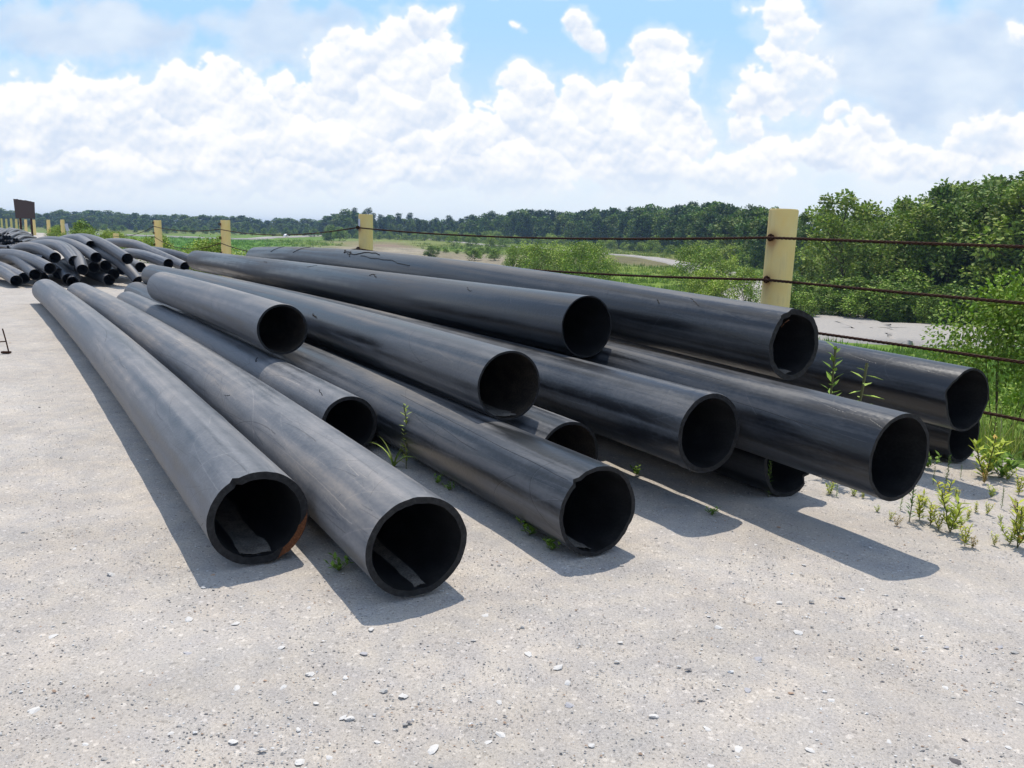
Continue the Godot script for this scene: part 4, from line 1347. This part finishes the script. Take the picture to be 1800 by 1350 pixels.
func build_trees() -> void:
	var r := RandomNumberGenerator.new()
	r.seed = 303
	var broad := []
	for k in 5: broad.append(tree("broad", 20 + k, 5200, 0.030, [Color(0.160, 0.230, 0.044), Color(0.128, 0.193, 0.042), Color(0.193, 0.248, 0.044), Color(0.150, 0.203, 0.051), Color(0.213, 0.276, 0.052)][k]))
	var far := []
	for k in 4: far.append(tree("broad", 40 + k, 1900, 0.060, [Color(0.113, 0.175, 0.043), Color(0.145, 0.206, 0.043), Color(0.095, 0.152, 0.041), Color(0.166, 0.223, 0.049)][k]))
	var pine := []
	for k in 3: pine.append(tree("pine", 60 + k, 1700, 0.055, [Color(0.066, 0.113, 0.033), Color(0.081, 0.126, 0.038), Color(0.062, 0.101, 0.033)][k]))
	var willow := []
	for k in 3: willow.append(tree("bush", 70 + k, 3600, 0.042, [Color(0.248, 0.333, 0.052), Color(0.281, 0.355, 0.058), Color(0.222, 0.304, 0.052)][k]))
	var shrub := []
	for k in 3: shrub.append(tree("bush", 80 + k, 2600, 0.06, [Color(0.165, 0.242, 0.040), Color(0.198, 0.284, 0.046), Color(0.140, 0.213, 0.040)][k]))
	var tops := [[-200, 372], [0, 365], [60, 372], [100, 371], [160, 369], [260, 377], [350, 378], [420, 380], [480, 383], [560, 386], [590, 378], [605, 370], [640, 366], [662, 380], [720, 379], [800, 383], [850, 377], [930, 371], [1000, 372], [1100, 369], [1180, 365], [1230, 359], [1300, 368], [1345, 368], [1400, 372], [1420, 374], [1450, 376], [1540, 376], [1600, 352], [1650, 335], [1700, 325], [1800, 308], [2100, 290]]
	var deep := [[-200, 560], [560, 520], [600, 430], [680, 440], [900, 390], [1100, 310], [1200, 245], [1340, 150], [1440, 95], [1500, 74], [1600, 66], [1700, 62], [1800, 58], [2100, 56]]
	# right: near wood behind the gravel road
	for row in 3:
		var x := 1350.0 + row * 14.0
		while x < 2080.0:
			var d := line_value(deep, x) * (1.0 + row * 0.16) * r.randf_range(0.96, 1.05)
			var t := line_value(tops, x) + r.randf_range(-9, 30) + (16.0 if row == 0 else 0.0) - (4.0 if row == 2 else 0.0)
			put_tree(broad, "broadleaf_tree", x, d, t, r.randi() % 999, ["%s tree at the front edge of the near wood behind the gravel road", "%s tree in the middle of the near wood, behind its front trees", "%s tree at the back of the near wood, only its top showing"][row], "tree", "trees of the near wood", r.randf_range(0.95, 1.35))
			x += r.randf_range(24, 40)
	put_tree(broad, "broadleaf_tree", 1481, 66.0, 332.0, 4, "taller dome-topped tree rising above the near wood beside the tall yellow post", "tree", "", 1.15)
	put_tree(broad, "broadleaf_tree", 1640, 72.0, 328.0, 11, "open-crowned tree standing out at the top of the near wood", "tree", "", 1.0)
	# middle wood, dark pines with broadleaf edges
	for row in 3:
		var x := 604.0 + row * 6.0
		while x < 1352.0:
			var d := line_value(deep, x) * (1.0 + row * 0.10) * r.randf_range(0.97, 1.04)
			var t := line_value(tops, x) + r.randf_range(-4, 11) + (10.0 if row == 0 else 0.0)
			var is_p := r.randf() < (0.62 if x < 1000 else 0.35)
			if row == 0 and r.randf() < 0.45: is_p = false
			var where: String = ["at the front edge of", "inside", "at the back of"][row]
			var lb := ("%s pine " if is_p else "%s rounded tree ") + where + " the wood across the field"
			put_tree(pine if is_p else far, "pine_tree" if is_p else "broadleaf_tree", x, d, t, r.randi() % 999, lb, "tree", "trees of the wood across the field", r.randf_range(1.0, 1.4))
			x += r.randf_range(9, 15) if not is_p else r.randf_range(7, 11)
	# far hazy wood to the left
	for row in 3:
		var x := -120.0 + row * 7.0
		while x < 606.0:
			var d := line_value(deep, x) * (1.0 + row * 0.12) * r.randf_range(0.97, 1.04)
			var t := line_value(tops, x) + r.randf_range(-1, 7) + (8.0 if row == 0 else 0.0)
			put_tree(far, "broadleaf_tree", x, d, t, r.randi() % 999, "%s hazy tree " + ["at the front of", "inside", "at the back of"][row] + " the far wood beyond the levee road", "tree", "trees of the far wood", r.randf_range(1.5, 2.2))
			x += r.randf_range(12, 19)
	# low bushes in front of the far wood
	var x := -40.0
	while x < 600.0:
		put_tree(shrub, "bush", x, 440.0 + r.randf_range(-20, 20), 395.0 + x * 0.012 + r.randf_range(-3, 3), r.randi() % 99, "low bush in front of the far hazy wood", "bush", "bushes before the far wood", r.randf_range(1.0, 1.6))
		x += r.randf_range(12, 26)
	# light shrubs along the foot of the wood across the field
	x = 612.0
	while x < 1350.0:
		var d := line_value(deep, x) * 0.93
		var foot := 408.0 + 0.026 * (x - 900.0) + 5.1 * F / d
		put_tree(willow, "bush", x, d, foot - r.randf_range(2.0, 5.5) * F / d, r.randi() % 99, "%s shrub along the foot of the wood across the field", "bush", "shrubs at the foot of the wood", r.randf_range(1.2, 1.9))
		x += r.randf_range(11, 24)
	# willows in the field
	for q in [[905, 96, 431], [945, 92, 428], [985, 97, 427], [1020, 90, 425], [1050, 94, 428], [1075, 99, 446], [925, 112, 421], [970, 120, 420], [1035, 115, 428]]:
		put_tree(willow, "willow_bush", q[0], q[1], q[2], int(q[0]), "yellow-green willow in the thicket beyond the cables, behind the top pipe", "bush", "willow thicket in the field", 1.1)
	for q in [[798, 270, 408], [830, 275, 411], [862, 268, 412], [884, 262, 416]]:
		put_tree(willow, "willow_bush", q[0], q[1], q[2], int(q[0]), "pale green bush by the field road before the dark wood", "bush", "bushes by the field road", 1.3)
	for q in [[1215, 88, 432], [1250, 80, 436], [1285, 84, 446], [1240, 66, 462], [1320, 62, 470], [1180, 100, 470], [1270, 58, 478]]:
		put_tree(willow, "willow_bush", q[0], q[1], q[2], int(q[0]), "light green bush on the field left of the tall yellow post", "bush", "bushes before the near wood", 1.1)
	for q in [[582, 330, 396], [598, 325, 400], [575, 335, 402]]:
		put_tree(shrub, "bush", q[0], q[1], q[2], int(q[0]), "green bush at the corner of the dark wood, near the sticker post", "bush", "bushes at the wood corner", 1.2)
	# shrubs between the road and the near wood
	x = 1385.0
	while x < 2050.0:
		for row in 2:
			var d := (56.0 - (x - 1400.0) * 0.008) + row * 5.0 + r.randf_range(-1.5, 1.5)
			put_tree(shrub, "bush", x + row * 13.0, d, (512.0 - row * 22.0) + r.randf_range(-14, 14), r.randi() % 99, ["%s bush right beside the gravel road", "%s bush against the foot of the near wood"][row], "bush", "bushes along the gravel road", r.randf_range(1.1, 1.6))
		x += r.randf_range(24, 40)
	# small shrubs in the sand flat
	for k in 26:
		var sx := r.randf_range(740, 880)
		put_tree(shrub, "bush", sx, r.randf_range(150, 240), 436.0 + r.randf_range(-4, 4), r.randi() % 99, "low green shrub on the sandy flat", "bush", "shrubs on the sandy flat", 1.5)
	# the leafy bush at the fence, near
	var near_bush := tree("bush", 95, 17000, 0.021, Color(0.20, 0.29, 0.045), 0.35)
	var nb := base("leafy_bush", Vector3.ZERO)
	for c in near_bush.get_children():
		near_bush.remove_child(c)
		nb.add_child(c, true)
	var bp := at_z(1785, 600, 10.2)
	bp.y = land_h(bp) - 0.05
	var tip := at_z(1785, 478, 10.2)
	nb.position = bp
	nb.scale = Vector3.ONE * (tip.y - bp.y) * Vector3(0.88, 1, 0.88)
	nb.rotation.y = 0.4
	tag(nb, "large leafy bright green bush behind the cables beside the torn-mouth pipe", "bush")
	# round bush near the far posts
	put_tree(shrub, "bush", 146, 57.0, 388.0, 3, "round dark green bush by the low yellow stub", "bush", "", 1.1)
	# weeds along the far fence
	for k in 46:
		var u := r.randf_range(28.0, 84.0)
		var p := fence_at(u) + Vector3(cos(AZF), 0, -sin(AZF)) * r.randf_range(-0.5, 1.6)
		p.y = land_h(p) - 0.03
		var h := r.randf_range(0.7, 1.5)
		var o := copy(willow[k % 3], "weed_clump", p, k, Vector3(h * 1.5, h, h * 1.5))
		tag(o, "yellow-green weed clump along the fence behind the bent pipe heap", "weed", "weed clumps along the far fence")
	# rough growth over the near part of the field
	var bl := PackedVector3Array(); var bn := PackedVector3Array(); var bi := PackedInt32Array()
	for k in 7:
		var a := k * 0.9
		var o := bl.size()
		var c := Vector3(cos(a * 3.1), 0, sin(a * 3.1)) * 0.25
		var s := Vector3(cos(a), 0, sin(a)) * 0.07
		bl.append(c - s); bl.append(c + s); bl.append(c * 1.6 + Vector3(0, 0.7 + 0.3 * sin(k * 2.0), 0))
		for q in 3: bn.append((s.normalized().cross(Vector3.UP) * -1.0 + Vector3(0, 0.2, 0)).normalized())
		bi.append_array(PackedInt32Array([o, o + 1, o + 2]))
	var tuft := arrays(bl, bn, bi)
	var tr := []
	var cs := []
	for k in 44000:
		var px := r.randf_range(280, 2000)
		var d := 22.0 * pow(14.0, r.randf())
		var p := at_z(px, 430.0, d)
		p.y = 0.0
		var hh := land_h(p)
		if fv(p) < 6.0: continue
		if nz.get_noise_2d(p.x / 6.0, p.z / 6.0) < -0.15: continue
		var cen := at_y(px, line_value([[560, 421], [1060, 446], [1200, 463], [1320, 505], [1430, 565], [1560, 583], [2000, 592]], px), FIELD)
		if absf(cen.z - p.z) < 7.5: continue
		var gc := land_color(p)
		if gc.g < gc.r * 1.06: continue
		p.y = hh - 0.03
		var s := r.randf_range(0.22, 0.7) * (0.65 + d / 320.0)
		tr.append(Transform3D(Basis(Vector3.UP, r.randf() * TAU).scaled(Vector3(s * 1.6, s, s * 1.6)), p))
		cs.append(gc.lerp(Color(0.20, 0.27, 0.06), r.randf() * 0.6) * r.randf_range(0.75, 1.2))
	multi("meadow", tuft, M.grass, tr, cs)

# ---------------------------------------------------------------- stones, sign, scraps
func pebble(sd: int, flat: float) -> ArrayMesh:
	var r := RandomNumberGenerator.new()
	r.seed = sd
	var st := SurfaceTool.new()
	var sm := SphereMesh.new()
	sm.radius = 0.5; sm.height = 1.0; sm.radial_segments = 8; sm.rings = 4
	var a := sm.surface_get_arrays(0)
	var v: PackedVector3Array = a[Mesh.ARRAY_VERTEX]
	var ix: PackedInt32Array = a[Mesh.ARRAY_INDEX]
	var f := FastNoiseLite.new()
	f.seed = sd; f.frequency = 1.1
	st.begin(Mesh.PRIMITIVE_TRIANGLES)
	st.set_smooth_group(-1)
	for i in ix:
		var p := v[i]
		p *= 1.0 + 0.55 * f.get_noise_3d(p.x * 2.0, p.y * 2.0, p.z * 2.0)
		# chip flat facets
		for k in 3:
			var d := Vector3(sin(sd + k * 2.1), cos(sd * 1.3 + k), sin(sd * 0.7 + k * 1.7)).normalized()
			var q := p.dot(d) - 0.26
			if q > 0.0: p -= d * q
		st.set_color(Color.WHITE)
		st.add_vertex(Vector3(p.x, p.y * flat, p.z))
	st.generate_normals()
	return st.commit()

func build_small_things() -> void:
	var r := RandomNumberGenerator.new()
	r.seed = 505
	# fine gravel
	var tr := []
	var cs := []
	var grit := pebble(3, 0.6)
	for k in 60000:
		var d := 1.9 * pow(6.0, r.randf())
		var px := r.randf_range(-60, 1860)
		var p := at_z(px, 800.0, d)
		var v := pv(p)
		if v > 7.0: continue
		var cl := nz.get_noise_2d(p.x * 1.1, p.z * 1.1) + 0.5 * nz.get_noise_2d(p.x * 3.7, p.z * 3.7)
		if cl < r.randf_range(-0.9, 0.5): continue
		var s := 0.0020 + 0.0065 * pow(r.randf(), 3.2) + (0.013 * r.randf() if r.randf() < 0.012 else 0.0)
		if v > 4.6: s *= 1.3
		p.y = yard_h(v) - 0.006
		tr.append(Transform3D(Basis(Vector3.UP, r.randf() * TAU).scaled(Vector3(s * r.randf_range(1.0, 1.9), s, s)), p + Vector3(0, s * 0.2, 0)))
		var t := r.randf()
		var c := Color(0.42, 0.40, 0.37) if t < 0.5 else (Color(0.62, 0.61, 0.59) if t < 0.78 else (Color(0.20, 0.19, 0.19) if t < 0.92 else Color(0.40, 0.28, 0.2)))
		cs.append(c * r.randf_range(0.8, 1.15))
	multi("gravel", grit, M.stone, tr, cs)
	# loose stones one can count
	var kinds := [pebble(11, 0.36), pebble(12, 0.30), pebble(13, 0.42), pebble(14, 0.28)]
	var white := [[542, 1069], [425, 1068], [414, 1097], [495, 1139], [544, 1186], [551, 1194], [607, 1192], [417, 1213], [498, 1210], [557, 1237], [615, 1264], [604, 1261], [664, 1305], [524, 1283], [579, 1332], [528, 1341], [411, 1304], [709, 1225], [589, 1219], [878, 1235], [857, 1305], [881, 1292], [982, 1173], [997, 1201], [653, 1107], [851, 1083], [1328, 958], [1413, 993], [1530, 963], [1515, 1037], [1558, 1047], [1403, 1112], [1262, 1103], [1513, 1158], [1340, 1187], [1243, 1283], [1423, 1320], [1300, 1318], [1297, 1332], [1250, 1347], [1423, 1288], [1562, 1305], [1733, 1305], [1772, 1315], [1795, 1237], [1460, 1233], [130, 965], [195, 1010], [90, 1120], [250, 1180], [330, 1090], [60, 1250], [150, 1310], [300, 1290], [1090, 1130], [1150, 1260], [1040, 1310], [760, 1320], [930, 1150], [1660, 1210], [1370, 1060], [1200, 1010]]
	var greys := [[1480, 1050], [1687, 1082], [1748, 1113], [1757, 1138], [1663, 1138], [1333, 1158], [1315, 1215], [1572, 1072], [1678, 1338], [1697, 1302], [640, 1150], [330, 1150], [1000, 1240]]
	for pass_ in 2:
		for q in [white, greys][pass_]:
			var p := at_y(q[0], q[1], 0.0)
			p = at_y(q[0], q[1], yard_h(pv(p)) - 0.008)
			var s := r.randf_range(0.018, 0.042) if pass_ == 0 else r.randf_range(0.022, 0.036)
			var dark: bool = q[0] in [1572, 1678, 1697]
			var m := mat(lin(0.58, 0.56, 0.53) if pass_ == 0 else (lin(0.12, 0.11, 0.11) if dark else lin(0.40, 0.39, 0.40)), 0.85, 0.3)
			var o := part(self, "stone", kinds[r.randi() % 4], m)
			o.position = p + Vector3(0, s * 0.06, 0)
			o.rotation = Vector3(r.randfn(0, 0.15), r.randf() * TAU, r.randfn(0, 0.15))
			o.scale = Vector3(s * r.randf_range(1.0, 1.5), s, s)
			tag(o, "small white limestone chip lying loose on the concrete" if pass_ == 0 else ("dark loose stone on the concrete before the weedy gravel" if dark else "small grey loose stone on the concrete"), "stone", "loose stones on the concrete")
	# rusty board on two legs, far left
	var b := base("rusty_sign_board", Vector3.ZERO)
	var foot := at_z(46, 400, 74.0)
	foot.y = land_h(foot)
	b.position = foot
	b.rotation.y = 0.35
	var top_ := at_z(46, 350, 74.0).y - foot.y
	var low := at_z(46, 384, 74.0).y - foot.y
	var vv := PackedVector3Array(); var ni := PackedVector3Array(); var ii := PackedInt32Array()
	var wid := 1.6
	var m2 := 16
	for side in 2:
		var zz := 0.03 * (1.0 if side == 0 else -1.0)
		var o0 := vv.size()
		for k in m2 + 1:
			var t := float(k) / m2
			vv.append(Vector3((t - 0.5) * wid + 0.03 * nz.get_noise_2d(k * 3.0, 2.0), top_ - 0.20 * t + 0.07 * nz.get_noise_2d(k * 1.7, 5.0), zz)); ni.append(Vector3(0, 0, signf(zz)))
			vv.append(Vector3((t - 0.5) * wid * 0.94, low + 0.03 * nz.get_noise_2d(k * 1.7, 9.0), zz)); ni.append(Vector3(0, 0, signf(zz)))
			if k > 0:
				var p := o0 + (k - 1) * 2
				if side == 0: ii.append_array(PackedInt32Array([p, p + 2, p + 1, p + 1, p + 2, p + 3]))
				else: ii.append_array(PackedInt32Array([p, p + 1, p + 2, p + 1, p + 3, p + 2]))
	part(b, "panel", arrays(vv, ni, ii), mat(lin(0.085, 0.06, 0.052), 0.9, 0.2))
	for sx in [-0.42, 0.42]:
		var cm := CylinderMesh.new()
		cm.top_radius = 0.09; cm.bottom_radius = 0.09; cm.height = low + 0.5; cm.radial_segments = 10
		var lg := part(b, "leg", cm, M.rust)
		lg.position = Vector3(sx, (low + 0.5) * 0.5 - 0.02, -0.12)
	tag(b, "weathered rusty board on two legs behind the far yellow posts", "sign")
	# leaning grey board at the fence
	var lb := base("leaning_board", Vector3.ZERO)
	var lp := at_z(120, 408, 64.0)
	lp.y = land_h(lp)
	lb.position = lp
	var st := SurfaceTool.new()
	box_mesh(st, Transform3D(Basis(Vector3(0, 0, 1), 0.16), Vector3(0, 0.78, 0)), Vector3(0.22, 1.6, 0.05))
	part(lb, "plank", st.commit(), mat(lin(0.42, 0.45, 0.50), 0.8))
	tag(lb, "pale grey plank leaning among weeds by a far yellow post", "plank")
	# white tag hanging from the top cable
	var wt := base("white_tag", fence_at(21.3, 1.40) + Vector3(-cos(AZF), 0, sin(AZF)) * 0.19)
	var disc := SphereMesh.new()
	disc.radius = 0.06; disc.height = 0.10; disc.radial_segments = 16; disc.rings = 8
	var dk := part(wt, "float_body", disc, mat(lin(0.85, 0.85, 0.85), 0.4))
	dk.position.y = -0.045
	var hook := TorusMesh.new()
	hook.inner_radius = 0.012; hook.outer_radius = 0.018
	var hk := part(wt, "hook", hook, M.rust)
	hk.position.y = 0.02
	hk.rotation.x = PI / 2
	tag(wt, "small white bobble hanging from the topmost cable over the green field", "marker")
	# rusty little stand at the left edge of the yard
	var s0 := base("rusty_stand", at_y(16, 621, -0.004))
	part(s0, "upright", tube(PackedVector3Array([Vector3(0, 0, 0), Vector3(-0.025, 0.15, 0), Vector3(-0.055, 0.30, 0.0)]), 0.008, 8), M.rust)
	part(s0, "crossbar", tube(PackedVector3Array([Vector3(-0.024, 0.145, 0), Vector3(-0.15, 0.135, 0.02), Vector3(-0.30, 0.14, 0.03)]), 0.007, 8), M.rust)
	st = SurfaceTool.new()
	box_mesh(st, Transform3D(Basis(), Vector3(-0.035, 0.012, 0)), Vector3(0.10, 0.022, 0.05))
	part(s0, "foot", st.commit(), M.rust)
	part(s0, "upright", tube(PackedVector3Array([Vector3(-0.28, 0, 0.03), Vector3(-0.30, 0.15, 0.03), Vector3(-0.325, 0.29, 0.03)]), 0.008, 8), M.rust)
	tag(s0, "small rusty metal stand on the open concrete left of the clay-rimmed pipe", "stand")


func _ready() -> void:
	rng.seed = 11
	nz.seed = 5
	nz.frequency = 1.0
	setup_view()
	make_materials()
	build_land()
	build_pipes()
	build_fence()
	build_piles()
	build_plants()
	build_trees()
	build_small_things()
